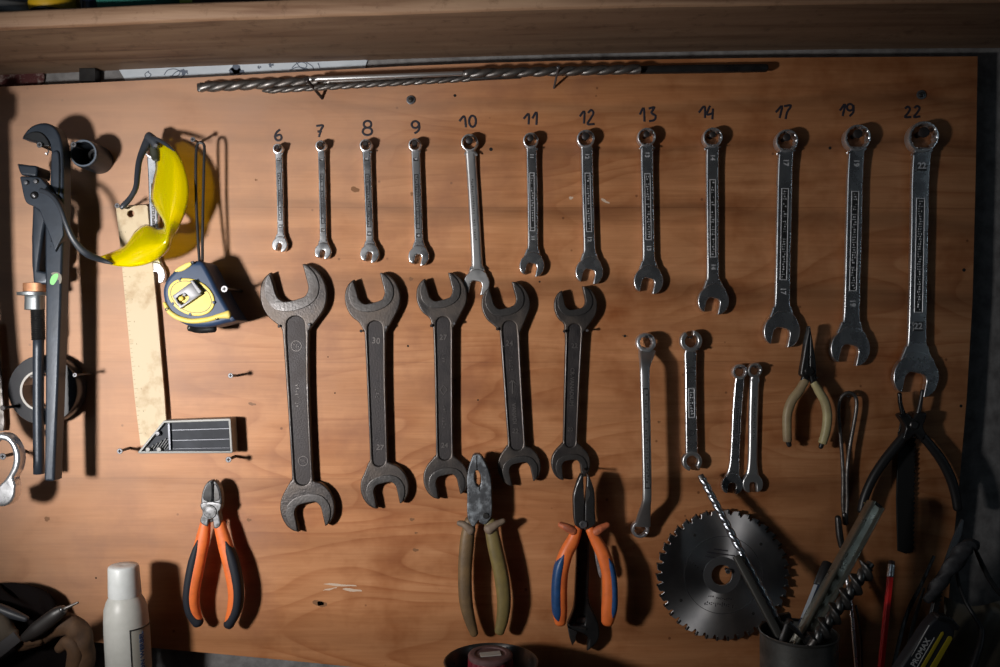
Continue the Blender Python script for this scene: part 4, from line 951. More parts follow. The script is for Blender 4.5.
# ------------------------------------------------------------------ right side
def right_side():
    t = Thing('metal_loop', 'long thin metal wire loop hanging beside the cream pliers', 'wire loop', 848, 455, d0=8)
    pts = [(845, 520), (843, 505), (843.2, 480), (842, 455), (839.8, 430), (838.4, 410), (841, 398), (848.4, 392.6), (855.4, 397), (856.4, 408), (853.2, 428), (849, 452), (847, 475), (847.2, 500), (846.2, 520)]
    mesh_obj('wire', *loft_geo([(x, y, 7 + (0 if i < 7 else 1.5), 1.9, 1.9) for i, (x, y) in enumerate(pts)], n=10, k=5, e=2), steelworn, t)
    mesh_obj('crimp', *loft_geo([(845, 514, 8, 3.2, 2.6), (845.2, 523, 8, 3.0, 2.6)], n=12, k=2), darksteel, t)
    nail(848.5, 396.4, 'nail inside the top of the metal wire loop', d=12, r=1.4)
    # circlip pliers / tongs
    t = Thing('circlip_pliers', 'dark pliers with widely spread handles below the largest combination wrench', 'pliers', 912, 440, d0=16)
    loft(t, 'tip', blackmet, [(899.6, 394, 15, 2.0, 2.0), (900.4, 404, 15, 2.0, 2.2), (903.6, 416, 15, 2.6, 2.6)])
    loft(t, 'tip', darksteel, [(922.4, 391, 15, 1.8, 1.8), (920.4, 402, 15, 2.0, 2.2), (918, 414, 15, 2.6, 2.6)])
    plate(t, 'joint', blackmet, cr([(898, 415), (904, 412.6), (909, 414.5), (912, 418), (916, 413), (925, 412.6), (924, 421), (922, 426), (924.5, 434), (921, 440), (914, 434), (907, 440), (902, 438), (904.6, 428), (901.6, 421)], 3, True), 9, 19, 1.8)
    disc_stack(t, 'pivot', darksteel, 912.4, 424.6, [(4.4, 17), (4.4, 19.6), (3.6, 20.4), (.4, 20.4)], n=20)
    loft(t, 'handle', blackpl, [(904.6, 435, 14, 4.2, 4), (896, 446, 14, 4.6, 4.4), (884, 461, 14, 4.6, 4.4), (873, 478, 14, 4.4, 4.4), (865, 496, 14, 4.2, 4.2), (861.4, 510, 14, 4.0, 4)])
    loft(t, 'handle', blackpl, [(921.6, 435, 14, 4.2, 4), (931, 446, 14, 4.6, 4.4), (942, 461, 14, 4.8, 4.4), (950.6, 478, 14, 4.8, 4.4), (955.4, 494, 14, 4.6, 4.2), (957.6, 508, 14, 4.2, 4)])
    nail(912.6, 436.4, 'nail under the joint of the dark spread-handled pliers', d=16, r=1.6)
    # saw blade hanging behind
    sp = [(898.5, 432), (917, 432)]
    y = 434; 
    for k in range(24):
        sp += [(916.6 - k * .08, y + k * 4.9), (914.4 - k * .08, y + k * 4.9 + 3.8)]
    sp += [(913, 552), (906, 554), (898, 551), (896.6, 500)]
    t = Thing('hacksaw_blade', 'short black saw blade hanging behind the spread-handled pliers', 'saw blade', 906, 490, d0=4)
    plate(t, 'blade', mat('blackened_blade', (.018, .018, .018), .55, .5), sp, 2, 4, .4)
    plate(t, 'blade_tang', darksteel, [(901, 420), (913, 420), (916, 433), (899, 433)], 2, 4, .4)
    # circular saw blade
    cx, cy = 723, 575.2; R = 66.5
    c3 = W(cx, cy, 8)
    sm = saw_mat(c3.x, c3.z)
    t = Thing('circular_saw_blade', 'round toothed circular saw blade leaning low on the board', 'saw blade', cx, cy, d0=8)
    pts = []; nt_ = 38
    for k in range(nt_):
        a = 2 * PI * k / nt_
        for da, r in ((0, R), (.03, R - .3), (.075, R - .9), (.095, R - 1.8), (.102, R - 4.4), (.116, R - 5.4), (.132, R - 4.8), (.142, R - 2)):
            pts.append((cx + r * math.cos(-(a + da)), cy + r * math.sin(-(a + da)) * .985))
    b = plate(t, 'disc', sm, pts, 5, 7.6, .25, holes=[circ(cx - 1, cy, 10.2, 36)], steps=1)
    hub = disc_stack(t, 'hub_ring', mat('hub_steel', (.22, .22, .23), .45, .9), cx - 1, cy, [(10.6, 7.3), (18.5, 7.3), (18.5, 7.9), (10.6, 7.9), (10.6, 7.3)], n=48)
    g = []
    for rr in (38.4, 39.2):
        pass
    ringg = plate_geo(circ(cx, cy, 39, 60), 7.3, 7.75, .05, holes=[circ(cx, cy, 38.5, 60)], scale_d=8, steps=1)
    mesh_obj('engraved_ring', *ringg, stampm, t)
    for (x0, y0, x1, y1, w_) in ((707, 552, 735, 556, .6), (714, 549, 728, 551, .6), (705, 556, 728, 560, .6)):
        g.append(plate_geo(bar_xy(x0, y0, x1, y1, w_), 7.3, 7.8, .05, scale_d=8, steps=1))
    g.append(marks_geo(708, 596, 732, 600, 1.6, 7.6, 12, 8, 3)); g.append(marks_geo(704, 603, 734, 606, 2.4, 7.6, 14, 8, 5)); g.append(marks_geo(690, 560, 704, 572, 1.6, 7.6, 6, 8, 6))
    for q_ in g[3:]: mesh_obj('printed_marks', *q_, inkm, t)
    for q_ in g[:3]: mesh_obj('printed_line', *q_, inkm, t)
    tg = []
    for k in range(nt_):
        a = -(2 * PI * k / nt_ - .005)
        x, y = cx + (R - 1.8) * math.cos(a), cy + (R - 1.8) * math.sin(a) * .985
        tx, ty = math.cos(a), math.sin(a)
        tg.append(plate_geo(bar_xy(x - tx * 2.2, y - ty * 2.2, x + tx * 2.2, y + ty * 2.2, .8), 4.2, 8.4, .2, scale_d=8, steps=1))
    for V, F in tg: mesh_obj('carbide_tooth', V, F, darksteel, t)
    for a in (.9, 2.6, 4.1, 5.6):
        mesh_obj('punched_hole', *plate_geo(circ(cx + 49 * math.cos(a), cy + 49 * math.sin(a), 1.7, 12), 7.2, 7.75, .05, scale_d=8, steps=1), inside, t)
    screw(728.2, 571.4, 'screw inside the centre hole of the circular saw blade', d=12, r=2.6)
right_side()

# ------------------------------------------------------------------ tin can and what stands in it
def can():
    P = W(798.5, 631, 78); P.z = -.345
    rim_h = (W(798.5, 631, 78).z + .345) * 1000; r = 37.6 * sc(78)
    t = Thing('tin_can', 'dark stained tin can holding rods and bits at the lower right', 'can', 798.5, 700, d=78); t.o.location = P; t.loc = P.copy()
    prof = [(r * .97, 0), (r, 1.5), (r, 4), (r * .985, 5), (r * .985, rim_h - 3), (r * 1.01, rim_h - 2), (r * 1.02, rim_h - .6), (r * 1.0, rim_h), (r * .97, rim_h - 1), (r * .965, 3), (1, 3)]
    mesh_obj('tin_body', *lathe_z(P, prof, 48), tin, t)
    base_z = -.341
    def floor_pt(x, dd): return Vector(((x - 500) / 1000 * sc(78), -dd / 1000, base_z))
    def rod(P0, P1, r_, n=14, e=2, k=1, cap=.3, **kw):
        Q = [P0.lerp(P1, i / 10) for i in range(11)]
        return sweep(Q, [(r_[0] / 1000, r_[1] / 1000)] * 11, n, e, cap, **kw)
    # masonry bit
    t = Thing('drill_bit', 'pale spiral masonry drill bit standing in the can across the saw blade', 'drill bit', 775, 640, d=78)
    A = W(702.5, 479, 24); B = W(775.5, 617, 70); B2 = B + (B - A).normalized() * .020
    n = 90; Q = [A.lerp(B, i / n) for i in range(n + 1)]
    def pf(a, i):
        rr = .66 + .34 * abs(math.cos(a)) ** .6; return math.cos(a) * rr, math.sin(a) * rr
    V, F = sweep(Q, [(.0039, .0039)] * (n + 1), 18, 2, .1, spin=lambda i: i * PI / 6.2, prof=pf)
    mesh_obj('flutes', V, F, mat('pale_bit_steel', (.58, .62, .68), .3, 1), t)
    mesh_obj('carbide_tip', *sweep([A - (B - A).normalized() * .004, A + (B - A).normalized() * .004], [(.0030, .0022)] * 2, 10, 3, .3), steelworn, t)
    mesh_obj('shank', *sweep([B, B2], [(.0036, .0036)] * 2, 14, 2, .2), steelworn, t)
    # dark rod
    A = W(736.5, 556, 60); B = W(777, 632, 84); B2 = B + (B - A).normalized() * .02
    solo('steel_rod', 'dark grey square rod standing in the can in front of the saw blade', 'rod', *sweep([A, A.lerp(B2, .5), B2], [(.0037, .0037)] * 3, 14, 5, .15), mat('dull_rod', (.07, .068, .062), .5, .6), W(775, 640, 80))
    # long channel bar
    t = Thing('metal_channel', 'long olive metal channel standing tilted in the can', 'metal profile', 800, 640, d=70)
    A = W(876.0, 505, 50); B = W(806, 634, 90); T_ = (B - A).normalized(); B = B + T_ * .018
    ch = [(-1, .5), (-.92, .85), (-.78, 1), (-.6, .9), (-.45, .45), (.35, .45), (.5, .9), (.66, 1), (.86, .85), (1, .4), (1, -1), (-1, -1)]
    S = T_.cross(Vector((0, -1, 0))).normalized(); U = S.cross(T_).normalized()
    V = []; 
    for p in (A, A.lerp(B, .5), B):
        V += [p + S * u * .0072 + U * v * .0050 for u, v in ch]
    m_ = len(ch); F = [(j * m_ + i, j * m_ + (i + 1) % m_, (j + 1) * m_ + (i + 1) % m_, (j + 1) * m_ + i) for j in range(2) for i in range(m_)]
    F += [tuple(range(m_)), tuple(2 * m_ + i for i in range(m_))]
    mesh_obj('channel', V, F, mat('olive_steel', (.42, .41, .35), .32, .9, col2=(.24, .235, .19), nscale=60, rvar=.1), t, ang=60)
    mesh_obj('open_end', *sweep([A + T_ * .001 + U * .0008, A - T_ * .0012 + U * .0008], [(.0052, .0032)] * 2, 12, 4, 0), inside, t)
    g = [sweep([A + S * .0072 - U * .004, A + S * .001 - U * .002, A - S * .0072 + U * .003], [(.0007, .0007)] * 3, 6, 2, .3), sweep([A + S * .008 + T_ * .003 - U * .006, A - S * .009 + T_ * .005 - U * .006], [(.0007, .0007)] * 2, 6, 2, .3)]
    mesh_obj('bent_lip', *merge(g), mat('brass_edge', (.35, .28, .12), .35, .9), t)
    # black marker
    t = Thing('marker_pen', 'black marker pen with a white label standing in the can', 'pen', 798, 640, d=80)
    A = W(828.0, 564, 50); B = W(802, 630, 74); T_ = (B - A).normalized()
    mid = A.lerp(B, .33)
    mesh_obj('cap', *sweep([A, A.lerp(mid, .3), mid], [(.0052, .0052), (.0056, .0056), (.0058, .0058)], 18, 2, .4), blackpl, t)
    mesh_obj('barrel', *sweep([mid, B + T_ * .01], [(.0049, .0049)] * 2, 18, 2, .1), tealscr, t)
    S = T_.cross(Vector((0, -1, 0))).normalized(); U = S.cross(T_).normalized()
    # curved paper label on the left of the barrel
    sgn = 1 if (S.x < 0) else -1
    V = []; F = []
    for j, q in enumerate((.36, .86)):
        p = A.lerp(B, q)
        for i in range(7):
            a = math.radians(-5 + i * 8); V.append(p + S * sgn * math.cos(a) * .0052 + U * math.sin(a) * .0052)
    V2 = [v for v in V]; 
    for i in range(6): F.append((i, i + 1, 8 + i, 7 + i))
    inner = [v.copy() for v in V]
    for j in range(2):
        p = A.lerp(B, (.36, .86)[j])
        for i in range(7): inner[j * 7 + i] = p + (V[j * 7 + i] - p) * .9
    o_ = len(V); V += inner; F += [(o_ + i, o_ + i + 1, o_ + 8 + i, o_ + 7 + i) for i in range(6)] + [(0, 7, o_ + 7, o_), (6, 13, o_ + 13, o_ + 6)] + [(i, i + 1, o_ + i + 1, o_ + i) for i in range(6)] + [(7 + i, 8 + i, o_ + 8 + i, o_ + 7 + i) for i in range(6)]
    mesh_obj('barrel_label', V, F, mat('white_label', (.36, .40, .45), .6), t)
    # auger bit
    t = Thing('auger_bit', 'thick twisted auger bit standing in the can beside the channel', 'drill bit', 815, 640, d=92)
    A = W(868, 567, 92); B = W(815, 640, 104); n = 60; Q = [A.lerp(B, i / n) for i in range(n + 1)]
    def pa(a, i):
        rr = .45 + .55 * max(0, math.cos(a)) ** 1.5 + .12 * max(0, -math.cos(a)); return math.cos(a) * rr, math.sin(a) * rr
    V, F = sweep(Q, [(.0092, .0085)] * (n + 1), 20, 2, .1, spin=lambda i: i * PI / 6, prof=pa)
    mesh_obj('auger_flutes', V, F, mat('auger_steel', (.20, .20, .20), .4, .9, col2=(.10, .095, .09), nscale=120), t)
    mesh_obj('core', *sweep([A + (A - B).normalized() * .004, B + (B - A).normalized() * .012], [(.0035, .0035)] * 2, 12, 2, .3), steelworn, t)
    solo('steel_rod', 'bright steel rod standing in the can in front of the auger bit', 'rod', *sweep([W(842, 606, 84), W(818, 640, 100)], [(.0030, .0030)] * 2, 12, 2, .3), steelworn, W(818, 640, 95))
    # short stubs inside the can
    for i, (x0, y0, x1, y1, dd, rr, lab) in enumerate([(790, 620, 783, 640, 96, 3.0, 'short dark bolt poking out of the can, left of the crossed rods'), (788, 622, 806, 641, 100, 2.2, 'thin crossed rod inside the can'), (805, 640, 812, 636, 100, 2.6, 'short bright stub by the front rim of the can'), (778, 618, 790, 616, 60, 3.5, 'pale flat offcut lying across the back rim of the can')]):
        a, b = W(x0, y0, dd), W(x1, y1, dd); b2 = b + (b - a).normalized() * .012
        solo('metal_stub', lab, 'metal rod', *sweep([a, b if i == 3 else b2], [(rr / 1000, rr / 1000)] * 2, 10, 3, .2), darksteel if i != 3 else steelworn, b)
    # slender chrome tool behind the channel
    t = Thing('awl', 'slender awl hanging below the wire loop behind the channel', 'awl', 846, 600, d0=12)
    loft(t, 'grip', darksteel, [(838, 518, 12, 3.0, 3), (839.6, 535, 13, 3.4, 3.4), (841.6, 546, 14, 3.0, 3)])
    loft(t, 'shaft', chrome, [(841.4, 546, 14, 2.0, 2), (846, 575, 20, 1.9, 1.9), (851, 605, 28, 1.8, 1.8), (856.4, 668, 44, 1.8, 1.8), (858, 690, 50, 1.2, 1.2)])
    solo('thin_rod', 'thin dark rod standing right of the awl', 'rod', *loft_geo([(856, 606, 30, 1.2, 1.2), (861, 640, 36, 1.2, 1.2), (862, 700, 44, 1.2, 1.2)], n=8, k=2), darksteel, W(861, 690, 44))
    # red pencil
    t = Thing('pencil', 'red pencil with a metal ferrule standing at the lower right', 'pencil', 880, 700, d=60)
    A = W(891.6, 563, 34); B = W(878.5, 690, 64)
    def L_(q): return A.lerp(B, q)
    mesh_obj('shaft', *sweep([L_(.115), L_(.5), L_(1)], [(.0032, .0032)] * 3, 6, 2, 0), redm, t, ang=20)
    mesh_obj('ferrule', *sweep([L_(.012 + .0103 * i) for i in range(11)], [(.0031 + .0003 * (i % 2),) * 2 for i in range(11)], 16, 2, 0), chrome, t)
    mesh_obj('eraser', *sweep([L_(-.012), L_(.012)], [(.0029, .0029)] * 2, 14, 2, .4), mat('old_eraser', (.16, .11, .09), .8), t)
can()

# ------------------------------------------------------------------ clutter at the lower right corner
def corner():
    def lay(name, lab, cat, st, m, n=14, e=2.3, **kw):
        V, F = loft_geo(st, n=n, e=e, **kw); x, y, d = st[-1][:3]
        return solo(name, lab, cat, V, F, m, W(x, y, d))
    lay('metal_strip', 'thin dark strip leaning right of the red pencil', 'metal strip', [(934, 556, 16, 1.6, .6), (921, 585, 22, 2.0, .6), (905, 620, 32, 2.2, .6), (888, 690, 50, 2.2, .6)], darksteel, e=4)
    lay('metal_strip', 'second thin strip close to the right of the first', 'metal strip', [(924, 588, 30, 1.2, .6), (912, 630, 38, 2.2, .6), (902, 690, 50, 2.4, .6)], steelworn, e=4)
    lay('file_blade', 'grey tapered file blade in the lower right corner', 'file', [(962.5, 520, 20, 1.6, 1.0), (958, 534, 24, 3.6, 1.2), (951, 552, 28, 3.6, 1.2), (944, 572, 34, 3.2, 1.4), (934, 605, 42, 3.0, 1.4), (918, 690, 60, 3.0, 1.4)], mat('file_steel', (.13, .135, .145), .45, .7, bump=.6, bscale=900), e=4)
    # toothed strip
    g = []
    a = [(941, 590), (922, 690)]; out = []
    n = 26
    for i in range(n):
        x = a[0][0] + (a[1][0] - a[0][0]) * i / n; y = a[0][1] + (a[1][1] - a[0][1]) * i / n
        out += [(x, y), (x + 1.8, y + 2.6)]
    out += [(917, 688), (936, 590)]
    V, F = plate_geo(out, 44, 45, .2, scale_d=44, steps=1)
    solo('saw_strip', 'toothed saw strip standing behind the yellow and black knife', 'saw blade', V, F, darksteel, W(925, 690, 44))
    t = Thing('rubber_sleeve', 'crumpled slate grey rubber sleeve draped over the file blade', 'rubber', 950, 570, d0=44)
    st = [(976, 545, 50, 4.5, 4), (968, 546, 52, 7, 5), (958, 558, 52, 8.5, 6), (946, 574, 52, 6.5, 5), (936, 588, 50, 7, 5), (927, 600, 48, 4, 3)]
    V, F = loft_geo(st, n=20, k=6, prof=lambda a, i: (math.cos(a) * (1 + .16 * math.sin(i * .9 + a * 3)), math.sin(a) * (1 + .16 * math.cos(i * 1.3 + a * 2))))
    mesh_obj('sleeve', V, F, greyblue, t)
    lay('black_cable', 'black cable hanging down at the lower right edge of the board', 'cable', [(955, 552, 40, 1.5, 1.5), (958, 580, 42, 1.6, 1.6), (966, 602, 46, 1.8, 1.8), (978, 622, 56, 2.2, 2.2), (982, 632, 60, 2.6, 2.6), (979, 648, 66, 3.4, 3.4), (970, 675, 72, 3.6, 3.6), (966, 700, 76, 3.6, 3.6)], blackpl)
    lay('black_cable', 'thin black cable running off the right side of the picture', 'cable', [(974, 546, 34, 1.5, 1.5), (981, 562, 34, 2.2, 2.2), (990, 580, 36, 2.4, 2.4), (1004, 598, 40, 2.4, 2.4), (1030, 620, 44, 2.4, 2.4)], blackpl)
    # pale plastic bag
    V = []; F = []; nx, ny = 26, 18; rnd = random.Random(5)
    base = W(975, 700, 30); 
    for s_ in (0, 1):
        for j in range(ny + 1):
            for i in range(nx + 1):
                u, v = i / nx, j / ny
                x = 944 + u * 86 + 8 * (1 - v) * math.sin(u * 3); y = 596 + 6 * math.sin(u * 7) + v * 112 + u * 16
                b = math.sin(PI * u) ** .6 * math.sin(PI * min(1, v + .02)) ** .5
                d = 26 + (1 if s_ else -1) * (1.0 + b * 15) + 2 * math.sin(u * 17 + v * 9) * b
                V.append(W(x, y, d))
    st_ = (nx + 1) * (ny + 1)
    for s_ in (0, 1):
        for j in range(ny):
            for i in range(nx): a = s_ * st_ + j * (nx + 1) + i; F.append((a, a + 1, a + nx + 2, a + nx + 1))
    for i in range(nx): F.append((i, i + 1, st_ + i + 1, st_ + i)); a = ny * (nx + 1); F.append((a + i, a + i + 1, st_ + a + i + 1, st_ + a + i))
    for j in range(ny): F.append((j * (nx + 1), (j + 1) * (nx + 1), st_ + (j + 1) * (nx + 1), st_ + j * (nx + 1))); a = nx; F.append((j * (nx + 1) + a, (j + 1) * (nx + 1) + a, st_ + (j + 1) * (nx + 1) + a, st_ + j * (nx + 1) + a))
    solo('plastic_bag', 'crumpled pale plastic bag in the lower right corner', 'bag', V, F, pale, base)
    # knife with yellow stripes
    t = Thing('utility_knife', 'black utility knife with yellow stripes and white lettering in the lower right corner', 'knife', 925, 690, d=70, d0=80)
    dirx, diry = -.50, .866; nx_, ny_ = .866, .50
    def K(a, b): return (948 + dirx * a + nx_ * b, 620 + diry * a + ny_ * b)
    body = cr([K(0, -8), K(-2, 0), K(2, 9), K(10, 14), K(30, 15), K(90, 15), K(90, -15), K(34, -15), K(10, -13)], 3, True)
    bo = plate(t, 'body', mat('knife_black', (.02, .021, .026), .5), body, 66, 80, 3)
    g = []
    for i in range(6):
        g.append(plate_geo(circ(*K(-1 + abs(i - 2.5) * 1.2, -8 + i * 3.6), 3.2, 12), 70, 82, 1, scale_d=80, steps=2))
    mesh_obj('ribbed_end', *merge(g), blackpl, t)
    yk = mat('knife_yellow', (.40, .31, .015), .5)
    def stripe(b, a0, a1, w): return cr([K(a0, b - w * .7), K(a0 - 1.5, b), K(a0, b + w * .7)], 2) + [K(a1, b + w), K(a1, b - w)]
    plate(t, 'yellow_stripe', yk, stripe(1.5, 14, 88, 2.0), 79, 81, .5, steps=2)
    plate(t, 'yellow_stripe', yk, stripe(10.5, 14, 88, 3.2), 79, 81, .5, steps=2)
    V, F = text_geo('PROMAX', *K(42, -7.6), 7.6, 80.2, rot=math.atan2(-diry, -dirx), thick=.3, sd=80, bold=True)
    mesh_obj('white_lettering', V, F, whitemark, t, parent=bo)
    mesh_obj('white_line', *plate_geo(bar_xy(*K(22, -3.2), *K(84, -3.2), .35), 79.8, 80.4, .05, scale_d=80, steps=1), whitemark, t, parent=bo)
    mesh_obj('white_line', *plate_geo(bar_xy(*K(14, -13.3), *K(84, -13.3), .3), 79.0, 79.9, .05, scale_d=80, steps=1), whitemark, t, parent=bo)
corner()

# ------------------------------------------------------------------ bowl with red pot, glue bottle, cloth heap
def bench_things():
    dd = 84; s = sc(dd)
    P = W(491, 660, dd); P.z = -.345; rim = (W(491, 661, dd).z + .345) * 1000; r = 46.5 * s
    t = Thing('metal_bowl', 'dark metal bowl at the bottom middle with a red pot in it', 'bowl', 491, 700); t.o.location = P; t.loc = P.copy()
    prof = [(r * .45, 0), (r * .6, 4), (r * .85, rim * .5), (r * .97, rim - 3), (r * 1.01, rim - 1), (r * 1.02, rim), (r * .99, rim + .3), (r * .95, rim - 2), (r * .82, rim * .5), (r * .55, 5), (r * .1, 3)]
    mesh_obj('bowl_body', *lathe_z(P, prof, 64), mat('bowl_metal', (.085, .08, .078), .35, .8, col2=(.05, .045, .04), nscale=80, rvar=.1), t)
    P2 = P + Vector((-.0005, -.002, .0052)); top = (W(490.5, 652, dd).z - P2.z) * 1000; pr = 21.5 * s
    t = Thing('red_pot', 'small dusty red pot with a paper scrap on its lid, standing in the bowl', 'pot', 491, 690); t.o.location = P2; t.loc = P2.copy()
    V, F = lathe_z(P2, [(pr * .85, 0), (pr * 1.06, 4), (pr * 1.06, top - 7), (pr * 1.03, top - 4)], 64)
    for i, v in enumerate(V):
        j = i % 64
        if j % 4 < 2: v.x = P2.x + (v.x - P2.x) * .965; v.y = P2.y + (v.y - P2.y) * .965
    bd = mesh_obj('ribbed_body', V, F, redpot, t, ang=20)
    ld = mesh_obj('lid', *lathe_z(P2, [(pr * 1.03, top - 4.2), (pr * 1.04, top - 2), (pr * .98, top - .4), (pr * .9, top), (pr * .74, top - .2), (pr * .7, top - 1.2), (pr * .1, top - 1.2)], 48), dusty, t)
    c = P2 + Vector((0, -.001, (top - .6) / 1000))
    R_ = Matrix.Rotation(.22, 3, 'Z'); V = [c + R_ @ Vector((x, y, z)) for z in (-.0004, .0004) for x, y in ((-.0095, -.0042), (.009, -.0042), (.0095, .0045), (-.009, .0042))]
    mesh_obj('paper_scrap', V, [(0, 1, 2, 3), (4, 5, 6, 7), (0, 1, 5, 4), (1, 2, 6, 5), (2, 3, 7, 6), (3, 0, 4, 7)], paper, t, parent=ld)
    # glue bottle
    dd = 50; s = sc(dd)
    P = W(130.5, 650, dd); P.z = -.345; ztop = W(122.5, 565, dd).z; H_ = (ztop + .345) * 1000
    t = Thing('glue_bottle', 'white plastic bottle with a white cap at the lower left', 'bottle', 126, 700); t.o.location = P; t.loc = P.copy()
    ln = (-.052, 0); br = 21.0 * s; capr = 14.4 * s; ch = 30 * s
    hb = H_ - ch
    prof = [(br * .9, 0), (br, 3), (br * 1.0, hb - 34), (br * .99, hb - 22), (br * .95, hb - 12), (br * .84, hb - 5), (capr * 1.04, hb - .6), (capr * .9, hb + 2)]
    bt = mesh_obj('bottle_body', *lathe_z(P, prof, 56, ln), whitebody, t)
    mesh_obj('cap', *lathe_z(P, [(capr * 1.05, hb - .2), (capr * 1.07, hb + 1), (capr * 1.0, H_ - 2.2), (capr * .96, H_ - .8), (capr * .88, H_), (capr * .2, H_), (capr * .08, H_ - .4)], 56, ln), white, t)
    # label wraps the right-hand side
    def wrap(a0, a1, h0, h1, rad, nseg=14):
        V = []; F = []
        for k, rr in enumerate((rad, rad - .5)):
            for h in (h0, h1):
                for i in range(nseg + 1):
                    a = a0 + (a1 - a0) * i / nseg
                    V.append(P + Vector((rr * math.cos(a) / 1000 + ln[0] * h / 1000, rr * math.sin(a) / 1000, h / 1000)))
        m_ = nseg + 1
        for i in range(nseg): F.append((i, i + 1, m_ + i + 1, m_ + i)); F.append((2 * m_ + i, 2 * m_ + i + 1, 3 * m_ + i + 1, 3 * m_ + i)); F.append((i, i + 1, 2 * m_ + i + 1, 2 * m_ + i)); F.append((m_ + i, m_ + i + 1, 3 * m_ + i + 1, 3 * m_ + i))
        F.append((0, m_, 3 * m_, 2 * m_)); F.append((nseg, m_ + nseg, 3 * m_ + nseg, 2 * m_ + nseg))
        return V, F
    lab = mesh_obj('paper_label', *wrap(math.radians(-58), math.radians(40), 12, hb - 27, br + .35), labelm, t)
    e0 = mesh_obj('label_border', *wrap(math.radians(-58), math.radians(-55), 12, hb - 27, br + .6, 2), darksteel, t, parent=lab)
    mesh_obj('label_border', *wrap(math.radians(-58), math.radians(40), hb - 28.2, hb - 27, br + .6), darksteel, t, parent=lab)
    # vertical blue lettering bent round the bottle
    cu = bpy.data.curves.new('t', 'FONT'); cu.body = 'WOSCON WERBEL'; cu.size = 1; cu.align_x = 'LEFT'; cu.align_y = 'CENTER'; cu.extrude = .02; cu.offset = .02; cu.resolution_u = 2
    ob = bpy.data.objects.new('t', cu); C.objects.link(ob); dg = bpy.context.evaluated_depsgraph_get(); me = ob.evaluated_get(dg).to_mesh()
    w_ = max(v.co.x for v in me.vertices); V = []
    L0, L1 = 14, hb - 31
    for v in me.vertices:
        h = L0 + v.co.x / w_ * (L1 - L0); a = math.radians(-27) + v.co.y * -.30; rr = br + .45 + v.co.z * 8
        V.append(P + Vector((rr * math.cos(-abs(a)) / 1000 + ln[0] * h / 1000, rr * math.sin(a) / 1000, h / 1000)))
    F = [tuple(p.vertices) for p in me.polygons]; ob.evaluated_get(dg).to_mesh_clear(); bpy.data.objects.remove(ob)
    mesh_obj('blue_lettering', V, F, labelblue, t, parent=lab)
    # dark cloth heap
    t = Thing('black_cloth_bag', 'crumpled black cloth bag in the lower left corner', 'bag', 30, 690, d=60); t.o.location.z = -.345; t.loc = t.o.location.copy()
    V = []; F = []; n, m_ = 40, 22; cxw, cyw = W(0, 660, 26).x, -.024
    for j in range(m_ + 1):
        ph = PI / 2 * j / m_
        for i in range(n):
            a = 2 * PI * i / n
            wob = 1 + .05 * math.sin(a * 5 + j * .4) + .03 * math.sin(a * 9 - j)
            V.append(Vector((cxw + .070 * math.cos(a) * math.cos(ph) ** .7 * wob, cyw + .022 * math.sin(a) * math.cos(ph) ** .6 * wob, -.345 + (.097 + .006 * math.sin(a * 3)) * math.sin(ph) ** .8 if True else 0)))
    for j in range(m_):
        for i in range(n): F.append((j * n + i, j * n + (i + 1) % n, (j + 1) * n + (i + 1) % n, (j + 1) * n + i))
    F.append(tuple(range(n)))
    mesh_obj('bag_body', V, F, cloth, t, ang=70)
    # tan leather glove curl
    t = Thing('leather_glove', 'tan leather glove folded on the black bag, left of the bottle', 'glove', 78, 690, d=100); t.o.location.z = -.345; t.loc = t.o.location.copy()
    st = [(20, 646, 60, 5, 5), (34, 640, 62, 8, 7), (50, 630, 64, 10, 8), (66, 624, 66, 11, 9), (79, 632, 66, 11, 9), (83, 648, 64, 11, 9), (82, 668, 60, 12, 10), (80, 690, 54, 13, 10), (79, 712, 48, 12, 9)]
    V, F = loft_geo(st, n=24, k=6, prof=lambda a, i: (math.cos(a) * (1 + .07 * math.sin(i * .8 + a * 2)), math.sin(a) * (1 + .08 * math.sin(i * 1.1 + a))))
    g1 = mesh_obj('palm', V, F, leather, t)
    V, F = loft_geo([(60, 648, 68, 5, 5), (68, 642, 70, 7, 6), (75, 650, 70, 7.5, 6), (74, 668, 66, 8, 6), (72, 690, 60, 8, 6)], n=18, k=5)
    mesh_obj('finger', V, F, leather, t)
    V, F = loft_geo([(28, 642, 66, 4.4, 4), (34, 640, 68, 5, 4.4), (40, 640, 68, 4.6, 4.2)], n=14, k=4)
    mesh_obj('thumb', V, F, leather, t)
    # graver / engraving tool
    t = Thing('screwdriver', 'black handled tool with a thin steel tip resting on the glove', 'screwdriver', 50, 630, d0=120, d=116)
    loft(t, 'handle', mat('dark_handle', (.018, .015, .014), .45), [(26, 637, 78, 5, 5), (36, 630, 78, 7.5, 7), (44, 624, 78, 7.8, 7), (56, 614.5, 78, 7.0, 6.6), (61, 611, 78, 5.4, 5.2)])
    loft(t, 'collar', darksteel, [(60, 611.5, 78, 4.4, 4.4), (64, 609, 78, 4.2, 4.2)], cap=.2)
    loft(t, 'tip', steelworn, [(64, 609, 78, 1.8, 1.8), (78, 602.5, 77, 1.2, 1.2)], cap=.5)
    V, F = loft_geo([(-30, 672, 74, 6, 1.6), (0, 650, 74, 6.5, 1.6), (18, 636, 74, 6, 1.6)], n=12, e=5, k=3, cap=.2)
    solo('steel_ruler', 'flat grey metal bar entering at the lower left edge', 'metal bar', V, F, mat('dull_bar', (.06, .056, .058), .5, .4), W(0, 650, 110))
    V, F = loft_geo([(-30, 618, 56, 10, 8), (-8, 626, 58, 16, 9), (6, 632, 58, 12, 8), (14, 634, 58, 5, 5)], n=18, k=4)
    solo('cream_cloth', 'pale cloth corner at the lower left edge', 'cloth', V, F, mat('pale_rag', (.09, .07, .05), .85, bump=.5), W(-5, 640, 96))
